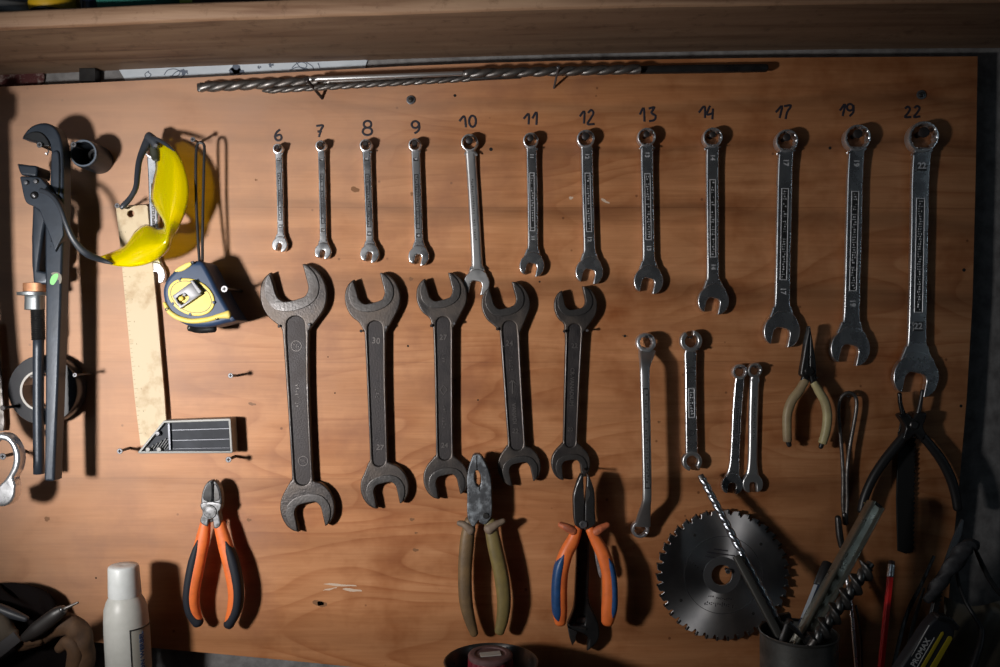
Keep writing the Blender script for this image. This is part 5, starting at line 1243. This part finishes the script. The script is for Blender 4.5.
    V, F = loft_geo([(-40, 600, 52, 5, 5), (-8, 607, 54, 5.4, 5), (10, 613, 54, 5, 5), (26, 619, 54, 3, 3)], n=14, k=4)
    solo('dark_rod', 'dark blue-grey rod lying on the black bag at the left edge', 'rod', V, F, mat('dark_blue_grey', (.03, .033, .04), .45), W(-5, 610, 92))
bench_things()

# ------------------------------------------------------------------ left side
def pipe_wrench():
    t = Thing('pipe_wrench', 'large blue-grey pipe wrench hanging at the left edge of the board', 'wrench', 52, 300, d0=44)
    # hook jaw + long handle
    tiltw = lambda x, y: max(0, y - 200) * .040
    hook = cr([(21.4, 138.4), (24, 133), (31, 126), (41, 122.6), (50, 124.0), (57, 130), (61.4, 142), (63, 160), (63.4, 190)], 4) + [(63.6, 230), (63.0, 290), (62, 380), (60.6, 478.4), (59, 479.4)] + [(51.6, 479.2), (50.4, 477), (49.6, 400), (47.6, 300), (46, 262), (45, 216), (49, 200)] + cr([(49.4, 186), (49.8, 166), (50.6, 152), (48, 144.5), (42, 142.8)], 4) + cr([(36, 142.8), (29, 140.6)], 2)
    b = plate(t, 'hook_jaw', bluesteel, hook, 29, 44, 2.4, warp=tiltw)
    plate(t, 'jaw_rib', bluesteel, cr([(52, 156), (55, 151), (59, 152), (60.4, 160), (60.4, 186), (58.4, 196), (54, 190), (52.4, 176)], 4, True), 42, 46, 1.5, parent=b)
    plate(t, 'jaw_edge', blackmet, cr([(24, 137), (33, 132), (42, 133), (48.6, 140), (50.4, 146), (45, 146.5), (38, 142.6), (30, 140)], 4, True), 43, 45.6, 1.1, parent=b)
    # lower jaw
    plate(t, 'lower_jaw', bluesteel, cr([(18.4, 165), (20, 164), (30, 165.4), (37.6, 166.6), (38, 173.5), (36.4, 177), (28, 176), (21.6, 174.6)], 3, True), 22, 46, 2)
    # side plate
    pl = [(22.6, 178.4), (24, 177), (40, 177.4), (44, 179)] + cr([(50, 186), (57, 194), (62, 201), (65.4, 212)], 3) + [(66.4, 236), (58, 252), (52, 236), (46.4, 222)] + cr([(42, 211), (36, 207), (30, 204.4), (27, 199), (25, 190)], 3)
    sp = plate(t, 'side_plate', bluesteel, pl, 40, 49, 1.4)
    for x, y, r in ((26.8, 182.8, 2.6), (36.4, 181.6, 2.6), (34.6, 195.4, 3.8)):
        disc_stack(t, 'rivet', screwm if r < 3 else blackmet, x, y, [(r, 47), (r, 50), (r * .7, 51), (.3, 51.2)], n=18, parent=sp, sd=49)
        if r > 3: disc_stack(t, 'rivet', screwm, x, y, [(1.6, 50), (1.6, 51.6), (.3, 52.2)], n=14, parent=sp, sd=49)
    # second handle
    plate(t, 'moving_handle', bluesteel, cr([(29.6, 203), (36, 206), (43, 212), (43.6, 216)], 3) + [(40.4, 232), (36.6, 262), (36, 270), (45, 272), (45.4, 284), (30.2, 284), (28.4, 262), (28.2, 235)], 22, 40, 3)
    plate(t, 'spring_plate', blackmet, [(37, 268), (42, 220), (47, 226), (47, 262), (42, 270)], 20, 26, .8)
    loft(t, 'copper_ferrule', copper, [(35.4, 283.4, 33, 10.6, 8.6), (35.4, 291.6, 33, 10.6, 8.6)], cap=.08, e=3, label='copper coloured ferrule')
    loft(t, 'washer', MATS['nut_zinc'] if 'nut_zinc' in MATS else mat('nut_zinc', (.25, .27, .28), .4, .8), [(33, 292.4, 33, 14.6, 12), (33, 295.2, 33, 14.4, 12)], cap=.06)
    loft(t, 'adjusting_nut', mat('nut_zinc', (.25, .27, .28), .4, .8), [(34.8, 295.6, 33, 8, 7.4), (34.8, 309.4, 33, 8.3, 7.6)], cap=.15, e=3.4, n=24)
    n = 34
    V, F = sweep([W(37.6, 309, 32).lerp(W(38.6, 340, 32), i / n) for i in range(n + 1)], [(.0057 + .0007 * (i % 2),) * 2 for i in range(n + 1)], 18, 2, 0)
    mesh_obj('threaded_rod', V, F, blackmet, t, label='black threaded rod')
    loft(t, 'rod_handle', bluesteel, [(38.6, 336, 32, 5.0, 5), (38.4, 400, 32, 4.9, 5), (39, 473.6, 32, 5.0, 5)], cap=.15, n=24, e=2.2)
    plate(t, 'paint_blot', greenp, cr([(50, 281.5), (52, 276), (56, 273.4), (58.6, 274.8), (57, 280), (54, 284.6), (51.6, 285)], 3, True), 46.6, 47.4, .1, parent=b, label='pale green paint blot', steps=1, sd=47)
    plate(t, 'paint_smear', greyp, cr([(51, 273.5), (55, 272), (59, 273), (61.6, 276), (61.4, 282), (59, 284), (57, 281), (54, 276)], 3, True), 46.4, 47.2, .1, parent=b, label='grey smear beside the green blot', steps=1, sd=47)
    mesh_obj('raised_lettering', *marks_geo(52, 248, 53.4, 226, 1.6, 45.6, 8, 44, seed=44), blackmet, t, parent=b)
    # big dark socket
    t = Thing('pipe_socket', 'short open black pipe socket on a screw beside the pipe wrench', 'socket', 99, 159, d0=32)
    disc_stack(t, 'sleeve', mat('socket_steel', (.022, .027, .036), .38, .5), 83.2, 153.2, [(14.4, 1), (14.4, 29), (13.8, 31.4), (12.9, 32), (11.6, 31.6), (11.2, 30), (11.0, 2), (2.0, 2)], n=56)
    disc_stack(t, 'rim', mat('socket_rim_highlight', (.16, .19, .23), .35, .7), 83.2, 153.2, [(11.7, 31), (13.6, 31), (13.4, 32.4), (11.9, 32.4), (11.7, 31)], n=56)  # highlight of the front rim put into a paler ring
    disc_stack(t, 'inner_step', blackmet, 85, 151.6, [(8.2, 3), (8.2, 12), (7.6, 12.6), (5, 12.6), (4.8, 9), (.4, 9)], n=40)
    screw(73.3, 144.4, 'screw at the left rim of the black pipe socket', d=36, r=2.9)
    screw(39.3, 144.8, 'screw inside the open mouth of the pipe wrench', d=48, r=2.9)
    V, F = loft_geo([(48.4, 147, 0, .7, .7), (47.9, 147.4, 6, .7, .7), (47.6, 148, 12, .7, .7), (48.6, 151, 14, .7, .7), (47, 154.6, 15, .8, .8), (45.8, 153, 16, .8, .8)], n=8, k=5)
    solo('wire_hook', 'small bright wire hook inside the pipe wrench mouth', 'hook', V, F, chrome, W(48, 150, 10))
    # roll of black tape
    t = Thing('tape_roll', 'roll of black tape hanging behind the pipe wrench handles', 'tape roll', 45, 388, d0=20)
    disc_stack(t, 'tape', mat('black_tape', (.014, .015, .02), .3), 42.6, 390, [(20, 2), (34.6, 2), (35, 3), (35, 19), (34.4, 20), (20, 20), (20, 2)], n=72)
    disc_stack(t, 'cardboard_core', mat('core_white', (.50, .48, .45), .7), 40.6, 390.6, [(18.2, 2), (20.4, 2), (20.4, 20.6), (18.2, 20.6), (18.2, 2)], n=72, label='whitish inner core')
    nail(31.6, 376.4, 'nail inside the tape roll', d=24, r=1.8)
    screw(74.8, 375, 'screw standing in the shadow right of the pipe wrench handle', d=36, r=2.2)
    # chrome tool cut off by the left edge
    t = Thing('adjustable_wrench', 'chrome jawed wrench cut off by the left edge, head at the bottom', 'wrench', -10, 380, d0=56)
    hd = cr([(-8, 434), (2, 433.4), (10, 437), (16.5, 446), (19.4, 458), (17.4, 470), (13, 478)], 4) + cr([(15, 486), (14, 496), (9, 504), (0, 507), (-12, 504)], 4) + [(-14, 492), (-4, 488)] + cr([(4, 480), (10, 470), (12.6, 458), (10, 447), (4, 441), (-8, 441)], 4)
    b = plate(t, 'head', chrome, hd, 44, 56, 2.6)
    loft(t, 'handle', darksteel, [(-42, 96, 56, 8, 4), (-40, 200, 56, 9, 4.4), (-37, 300, 56, 9, 4.4), (-30, 380, 56, 9, 4.4), (-16, 425, 54, 8, 5), (-5, 440, 52, 7, 5)], e=4)
    loft(t, 'end_knob', blackmet, [(-42, 112, 62, 11, 8), (-42, 128, 62, 11, 8)])
    V, F = plate_geo([(-14, 322), (-3, 321), (0.6, 360), (4.6, 424), (3.6, 431), (-10, 431)], 6, 8.5, .5, scale_d=8)
    solo('steel_strip', 'narrow worn steel strip at the left edge above the chrome wrench head', 'steel strip', V, F, steelworn, W(-3, 380, 6))
    screw(2.4, 456.5, 'screw at the left edge inside the chrome wrench head', d=40, r=3.4)
    nail(3, 408, 'dark nail left of the tape roll', d=40, r=2.6)
pipe_wrench()

def square():
    t = Thing('try_square', 'carpenter try square with pale worn blade and dark ribbed stock', 'square', 150, 340, d0=8)
    bl = [(115.4, 207.4), (117, 206.6), (145.4, 204.6), (147, 206), (151, 250), (157.6, 320), (164, 395), (167, 440), (140, 446), (134.4, 400), (126, 315), (119, 240)]
    V, F = plate_geo(bl, 5, 7.2, .25, scale_d=8, steps=1, holes=[circ(130.2, 213.6, 3.6, 20)])
    b = mesh_obj('blade', V, F, rulem, t)
    g = []
    for i in range(46):
        f = i / 46; x0, y0 = 118.2 + (139 - 118.2) * f, 232 + (438 - 232) * f * 1.0
        l = 3.4 if i % 5 == 0 else 1.8
        g.append(plate_geo(bar_xy(x0, y0, x0 + l, y0 - .25, .22), 7, 7.3, .03, scale_d=8, steps=1))
        if i % 5 == 0: g.append(plate_geo(bar_xy(x0 + 6.6, y0 - .8, x0 + 7, y0 + .8, .3), 7, 7.3, .03, scale_d=8, steps=1))
    mesh_obj('ruler_marks', *merge(g), mat('faded_mark', (.34, .26, .17), .7), t, parent=b)
    outl = [(137.6, 452.4), (163.4, 420.8), (229.4, 418.4), (230.6, 419.4), (232.6, 452), (231, 453.2), (139, 453.6)]
    fr_in = [(141.2, 451.4), (164.2, 423.0), (228.4, 420.8), (230.4, 451.2)]
    frm = plate(t, 'stock', satin, outl, 1.5, 19, .6, sd=19, steps=2)
    bpy.data.objects.remove(frm)
    V, F = plate_geo(outl, 1.5, 19, .5, holes=[fr_in], scale_d=19, steps=2)
    st = mesh_obj('stock', V, F, mat('dull_cast_edge', (.28, .28, .27), .6, .5), t)
    V, F = plate_geo(fr_in, 3, 15.4, .1, scale_d=19, steps=1)
    inn = mesh_obj('stock_panel', V, F, mat('dark_cast_metal', (.016, .019, .026), .6, .0, col2=(.035, .04, .052), nscale=45, spec=.25), t, parent=st, label='dark recessed panel')
    rb = mat('cast_rib', (.09, .095, .11), .4, .5)
    g = [plate_geo(bar_xy(171.5, 430.4, 229, 428.6, .55), 15, 18, .2, scale_d=19, steps=1), plate_geo(bar_xy(171.5, 440.6, 229.4, 439.2, .55), 15, 18, .2, scale_d=19, steps=1), plate_geo(bar_xy(172, 449, 229.4, 448, .4), 15, 17.4, .2, scale_d=19, steps=1), plate_geo(bar_xy(168.2, 423.4, 169.4, 450.2, 1.1), 15, 18, .2, scale_d=19, steps=1)]
    mesh_obj('ribs', *merge(g), rb, t, parent=st)
    g = []
    for i in range(7):
        x = 149.5 + i * 2.7; y = 449.6
        L_ = min(26, (x - 144) * 1.3, (167.3 - x) / .42)
        if L_ < 1.5: continue
        g.append(plate_geo(bar_xy(x, y, x + L_ * .42, y - L_ * .62, .45), 15, 17, .15, scale_d=19, steps=1))
    mesh_obj('ribs', *merge([q for q in g]), blackmet, t, parent=st)
    for x, y in ((148, 450), (159, 450), (157.6, 434)):
        disc_stack(t, 'rivet', screwm if y < 440 else mat('rivet_grey', (.30, .30, .29), .6, .3), x, y - .4, [(2.6, 14), (2.6, 18.6), (2.0, 19.6), (.3, 19.8)], n=18, parent=st, sd=19)
    screw(119.6, 451.2, 'screw at the left tip of the try square stock', d=25, r=2.9)
    screw(228.4, 459.6, 'screw below the right end of the try square stock', d=25, r=3.0)
    screw(230.4, 375.6, 'lone screw on the bare board right of the try square blade', by=375.6, d=24, r=2.6)
    screw(117, 205.6, 'screw where the free glasses arm ends, above the try square', bx=132, by=209, d=36, r=2.6)
square()

def glasses():
    t = Thing('safety_glasses', 'yellow wraparound safety glasses hanging over the try square', 'glasses', 150, 200, d0=40)
    outer = [(157, 139, 26), (172, 147, 36), (183, 164, 44), (188.6, 186, 48), (187, 206, 50), (180, 224, 50), (173.4, 236, 50), (168, 249, 50), (158, 258.6, 50), (143, 265, 50), (125, 266.8, 50), (108, 264, 46), (97, 258.8, 40)]
    inner = [(155.6, 141, 24), (157.4, 152, 26), (156.6, 168, 27), (153.2, 184, 28), (152, 198, 30), (157, 210, 34), (163, 219, 40), (164.8, 227, 43), (157.6, 229, 40), (146.4, 225, 36), (136, 231.6, 34), (124, 247, 34), (98, 258.4, 38)]
    k = 6; A = cr(outer, k); B = cr(inner, k); n = len(A); m_ = 12
    V = []; F = []
    for i in range(n):
        a, b = A[i], B[i]; f = math.sin(PI * i / (n - 1)) ** .7
        for j in range(m_ + 1):
            u = j / m_; bul = math.sin(PI * u) * 13 * f
            V.append(W(b[0] + (a[0] - b[0]) * u, b[1] + (a[1] - b[1]) * u, b[2] + (a[2] - b[2]) * u + bul - 12))
    for i in range(n - 1):
        for j in range(m_): q = i * (m_ + 1) + j; F.append((q, q + 1, q + m_ + 2, q + m_ + 1))
    o = mesh_obj('lens', V, F, lensm, t, ang=80)
    mod = o.modifiers.new('thick', 'SOLIDIFY'); mod.thickness = .0018; mod.offset = 0
    frm = mat('grey_frame_plastic', (.026, .031, .040), .42)
    arm = loft(t, 'temple_arm', frm, [(150, 134.5, 22, 3.8, 2.4), (146.6, 143, 24, 4.2, 2.6), (142.4, 152, 26, 3.4, 2.4), (139, 162, 30, 3.0, 2.2), (137.4, 175, 34, 2.9, 2.2), (135.8, 188, 38, 2.6, 2.2), (130, 198.4, 40, 2.6, 2.0), (124, 205, 42, 2.8, 2.0), (121.4, 207.6, 42, 2.2, 1.8)])
    loft(t, 'hinge', frm, [(148, 136, 26, 4.6, 3), (153.4, 140.6, 27, 4.8, 3), (156, 146, 27, 3.6, 3)])
    loft(t, 'brow_rim', frm, [(152, 137.4, 28, 2.0, 2.4), (159, 140, 33, 2.0, 2.2), (167, 145, 39, 1.8, 1.8), (174, 150.5, 44, .8, .8)])
    disc_stack(t, 'hinge_pin', screwm, 151.6, 143.0, [(2, 26), (2, 30.6), (1.6, 31), (.4, 31)], n=16)
    loft(t, 'nose_pad', mat('dark_pad', (.02, .022, .01), .5), [(153, 147, 22, 4, 2), (155, 156, 22, 4.4, 2), (157, 160, 23, 2.4, 1.8)])
    loft(t, 'temple_arm', frm, [(112, 263.6, 40, 1.2, 1.6), (103, 260.6, 42, 2.6, 2.2), (96, 258, 46, 3.2, 2.4), (88, 254.4, 52, 3.6, 2.6), (80, 248, 56, 3.4, 2.6), (72, 237, 60, 3.0, 2.6), (66, 223, 62, 2.6, 2.6), (61, 209, 62, 2.4, 2.6), (55, 199, 60, 2.4, 2.4), (48, 193, 58, 2.4, 2.2), (41, 190.4, 56, 2.6, 2.0)])
    for x, y in ((84, 251.4), (81, 248.4), (87.4, 253.6), (92.6, 257)):
        pass
glasses()

def tape():
    t = Thing('tape_measure', 'blue and yellow tape measure hanging by a black cord loop', 'tape measure', 208, 295, d0=44)
    outl = cr([(162.6, 288), (165.4, 280), (173, 271), (183, 264.4), (193, 261), (201, 261), (205.6, 266), (212, 278), (219, 291.6), (227, 306), (234.6, 318), (234.8, 321), (226, 323), (208, 327), (190, 326.4), (176, 320), (166, 308), (162.6, 297)], 4, True)
    b = plate(t, 'case', tapeblue, outl, 6, 44, 4.5, steps=4)
    seam = plate(t, 'case_seam', blackpl, [(500 + (x - 500) * 1.0, y) for x, y in inset(outl, -.25)], 24, 26, .3, steps=1)
    bpy.data.objects.remove(seam)
    fc = plate(t, 'face_disc', tapeyel, circ(191.6, 297, 24.4, 44, 17.6, rot=.42), 42.6, 45.4, 1.0)
    plate(t, 'face_groove', tapeblue, circ(191.6, 297, 21.6, 44, 14.8, rot=.42), 44, 45.7, .2, holes=[circ(191.6, 297, 21.0, 44, 14.3, rot=.42)], parent=fc, steps=1)
    for a in (-2.4, -.25, 1.3, 2.2):
        x = 191.6 + 23.6 * math.cos(a) * math.cos(.42) - 16.8 * math.sin(a) * math.sin(.42); y = 297 + 23.6 * math.cos(a) * math.sin(.42) + 16.8 * math.sin(a) * math.cos(.42)
        plate(t, 'grip_notch', tapeblue, circ(x, y, 1.5, 10), 44, 45.9, .3, parent=fc, steps=1)
    loft(t, 'yellow_band', tapeyel, [(165, 303.5, 43, 1.8, 2.4), (169.6, 311.6, 43.6, 2.4, 2.6), (179, 318, 43.8, 2.6, 2.6), (192, 321, 43.8, 2.6, 2.6), (208, 319.4, 43.8, 2.6, 2.6), (220, 316, 43.8, 2.8, 2.6), (228.6, 314.6, 43.8, 4.2, 2.6)], n=16)
    plate(t, 'yellow_patch', tapeyel, cr([(174.4, 271.4), (178, 267.6), (186, 263.2), (191, 262), (192, 264.4), (188, 268), (181, 271.6)], 3, True), 42, 45, 1, label='orange yellow corner patch')
    # belt clip
    cl = [(172, 295.8), (192.4, 281.2), (201, 294.4), (180, 308.6)]
    q = [(176.2, 298.4), (183.6, 293.4), (188.4, 296.2), (188, 299.4), (181.6, 304.6)]
    V, F = plate_geo(cl, 45.4, 50, .6, holes=[cr(q, 2, True)], scale_d=50, steps=2)
    cp = mesh_obj('belt_clip', V, F, mat('clip_steel', (.17, .17, .18), .5, .7), t)
    plate(t, 'clip_fold', MATS['clip_steel'], [(192.4, 281.2), (195.4, 280.2), (204.6, 292.0), (201, 294.4)], 45, 50.6, .8, parent=cp)
    disc_stack(t, 'clip_screw', screwm, 187, 295, [(1.8, 46), (1.8, 50.4), (1.4, 51), (.3, 51)], n=14, parent=cp)
    disc_stack(t, 'clip_screw', tapeyel, 182.6, 298.8, [(2.2, 44), (2.2, 48.4), (.3, 49)], n=14, parent=cp)
    for x, y in ((193, 262.8), (167.6, 309.4), (217.4, 318.2)):
        disc_stack(t, 'case_screw', screwm, x, y, [(1.8, 42), (1.8, 45.6), (1.4, 46.2), (.4, 45.6)], n=14)
    loft(t, 'tape_hook', blackmet, [(190, 327.4, 34, 4, 3), (200, 329.4, 30, 4, 3), (214, 328.6, 28, 4, 3)])
    screw(224.2, 289, 'screw at the shaded right flank of the tape measure', bx=243, by=291, d=50, r=3.4, metal=mat('bright_zinc', (.4, .4, .42), .5, .6))
    # cord loop
    t2 = Thing('cord_loop', 'black cord loop from a screw down to the tape measure', 'cord', 199, 200, d0=20)
    pts = [(199.6, 264, 32), (197.8, 235, 30), (196.2, 200, 28), (195.8, 165, 27), (197, 146, 26), (201, 142.6, 26), (204.4, 147, 26), (204, 165, 27), (203.2, 200, 28), (202.6, 235, 30), (202.4, 264, 32)]
    mesh_obj('cord', *loft_geo([(x, y, d, 1.4, 1.3) for x, y, d in pts], n=10, k=6), blackpl, t2)
    screw(192.6, 139.4, 'screw carrying the cord loop of the tape measure', bx=200.4, by=143.6, d=28, r=2.5)
tape()

# ------------------------------------------------------------------ things on the shelf
def shelf_things():
    def sz(x): return (333.5 - shelf_y(x / 1.0225 + 500)) * 1.0225 / 1000 + .016
    def base(px, d): v = W(px, 0, d); return Vector((v.x, v.y, sz(v.x * 1000) ))
    P = base(55, 62)
    t = Thing('tape_reel', 'yellow and black reel on the left end of the shelf', 'reel', 55, 0, d=62); t.o.location = P; t.loc = P.copy()
    V, F = lathe_z(P, [(10, .2), (16, 3), (20, 8), (22, 16), (20, 30), (10, 34)], 32); mesh_obj('yellow_shell', V, F, yelblk, t)
    V, F = lathe_z(P, [(8, 0), (17.6, .1), (17.8, 4), (21, 7.6), (21, 9), (18, 6)], 32); mesh_obj('black_base', V, F, blackpl, t)
    P = base(26, 66)
    V, F = sweep([P + Vector((-.03, 0, .018)), P + Vector((0, 0, .012)), P + Vector((.012, 0, .006))], [(.006, .006), (.008, .007), (.005, .004)], 16, 3, .4)
    solo('grey_tool', 'grey tapered tool on the shelf left of the yellow reel', 'tool', V, F, mat('grey_plastic', (.12, .12, .12), .5), P)
    P = base(93, 60)
    V, F = lathe_z(P, [(8, 0), (9, 1), (9, 30), (6, 36), (4, 44)], 24)
    solo('small_bottle', 'small dark blue bottle on the shelf between the yellow reel and the green bottle', 'bottle', V, F, tealscr, P)
    P = base(155, 64)
    t = Thing('green_bottle', 'green glass bottle lying on the shelf', 'bottle', 155, 0, d=64); t.o.location = P; t.loc = P.copy()
    a = P + Vector((-.045, 0, .0165)); b = P + Vector((.045, 0, .0165))
    V, F = sweep([a, a.lerp(b, .3), a.lerp(b, .6), a.lerp(b, .72), a.lerp(b, .8)], [(.015, .015), (.016, .016), (.016, .016), (.012, .012), (.007, .007)], 28, 2, .4)
    mesh_obj('glass_body', V, F, teal, t)
    V, F = sweep([a.lerp(b, .79) , b], [(.0085, .0085)] * 2, 20, 2, .2); mesh_obj('cap', V, F, mat('lime_cap', (.30, .42, .06), .4), t)
    P = base(235, 60)
    V, F = merge([box_geo((P.x - .03, P.y - .025, P.z), (P.x + .03, P.y + .02, P.z + .03))])
    solo('small_box', 'dark brown box on the shelf right of the green bottle', 'box', V, F, mat('brown_card', (.05, .03, .02), .8), P)
shelf_things()

# ------------------------------------------------------------------ light, world, camera
def lamp(name, kind, loc, energy, col, **kw):
    l = bpy.data.lights.new(name, kind); l.energy = energy; l.color = col
    for k, v in kw.items(): setattr(l, k, v)
    o = bpy.data.objects.new(name, l); C.objects.link(o); o.location = loc; return o
def aim(o, p): o.rotation_euler = (Vector(p) - o.location).to_track_quat('-Z', 'Y').to_euler()
w = lamp('work_lamp', 'SPOT', (-.55, -.60, -.07), 27, (1.0, .965, .93), shadow_soft_size=.036, spot_size=math.radians(82), spot_blend=1.0)
aim(w, (-.19, 0, .015))
w = lamp('added_fill', 'AREA', (-1.3, -1.5, .6), 1.1, (.75, .87, 1.0), shape='RECTANGLE', size=.6, size_y=.8)  # added fill from behind the camera, gives the chrome something to reflect
aim(w, (0, 0, 0))
w = lamp('added_edge_light', 'AREA', (1.25, -.85, .25), .30, (.70, .88, 1.0), shape='RECTANGLE', size=.03, size_y=.8)  # unseen strip light added for highlights on the right-hand chrome edges
aim(w, (.3, 0, 0))
wd = bpy.data.worlds.new('dim_garage'); bpy.context.scene.world = wd; wd.use_nodes = True
bg = wd.node_tree.nodes['Background']; bg.inputs[0].default_value = (.75, .85, 1, 1); bg.inputs[1].default_value = .004

cam = bpy.data.cameras.new('camera'); co = bpy.data.objects.new('camera', cam); C.objects.link(co)
cam.sensor_width = 36; cam.lens = 36 * D / 1000; cam.clip_start = .01
co.location = (0, -D / 1000, 0); co.rotation_euler = (PI / 2, 0, 0)
sc_ = bpy.context.scene; sc_.camera = co
sc_.view_settings.view_transform = 'Standard'; sc_.view_settings.look = 'None'; sc_.view_settings.gamma = 1; sc_.view_settings.use_curve_mapping = False
sc_.view_settings.exposure = 0
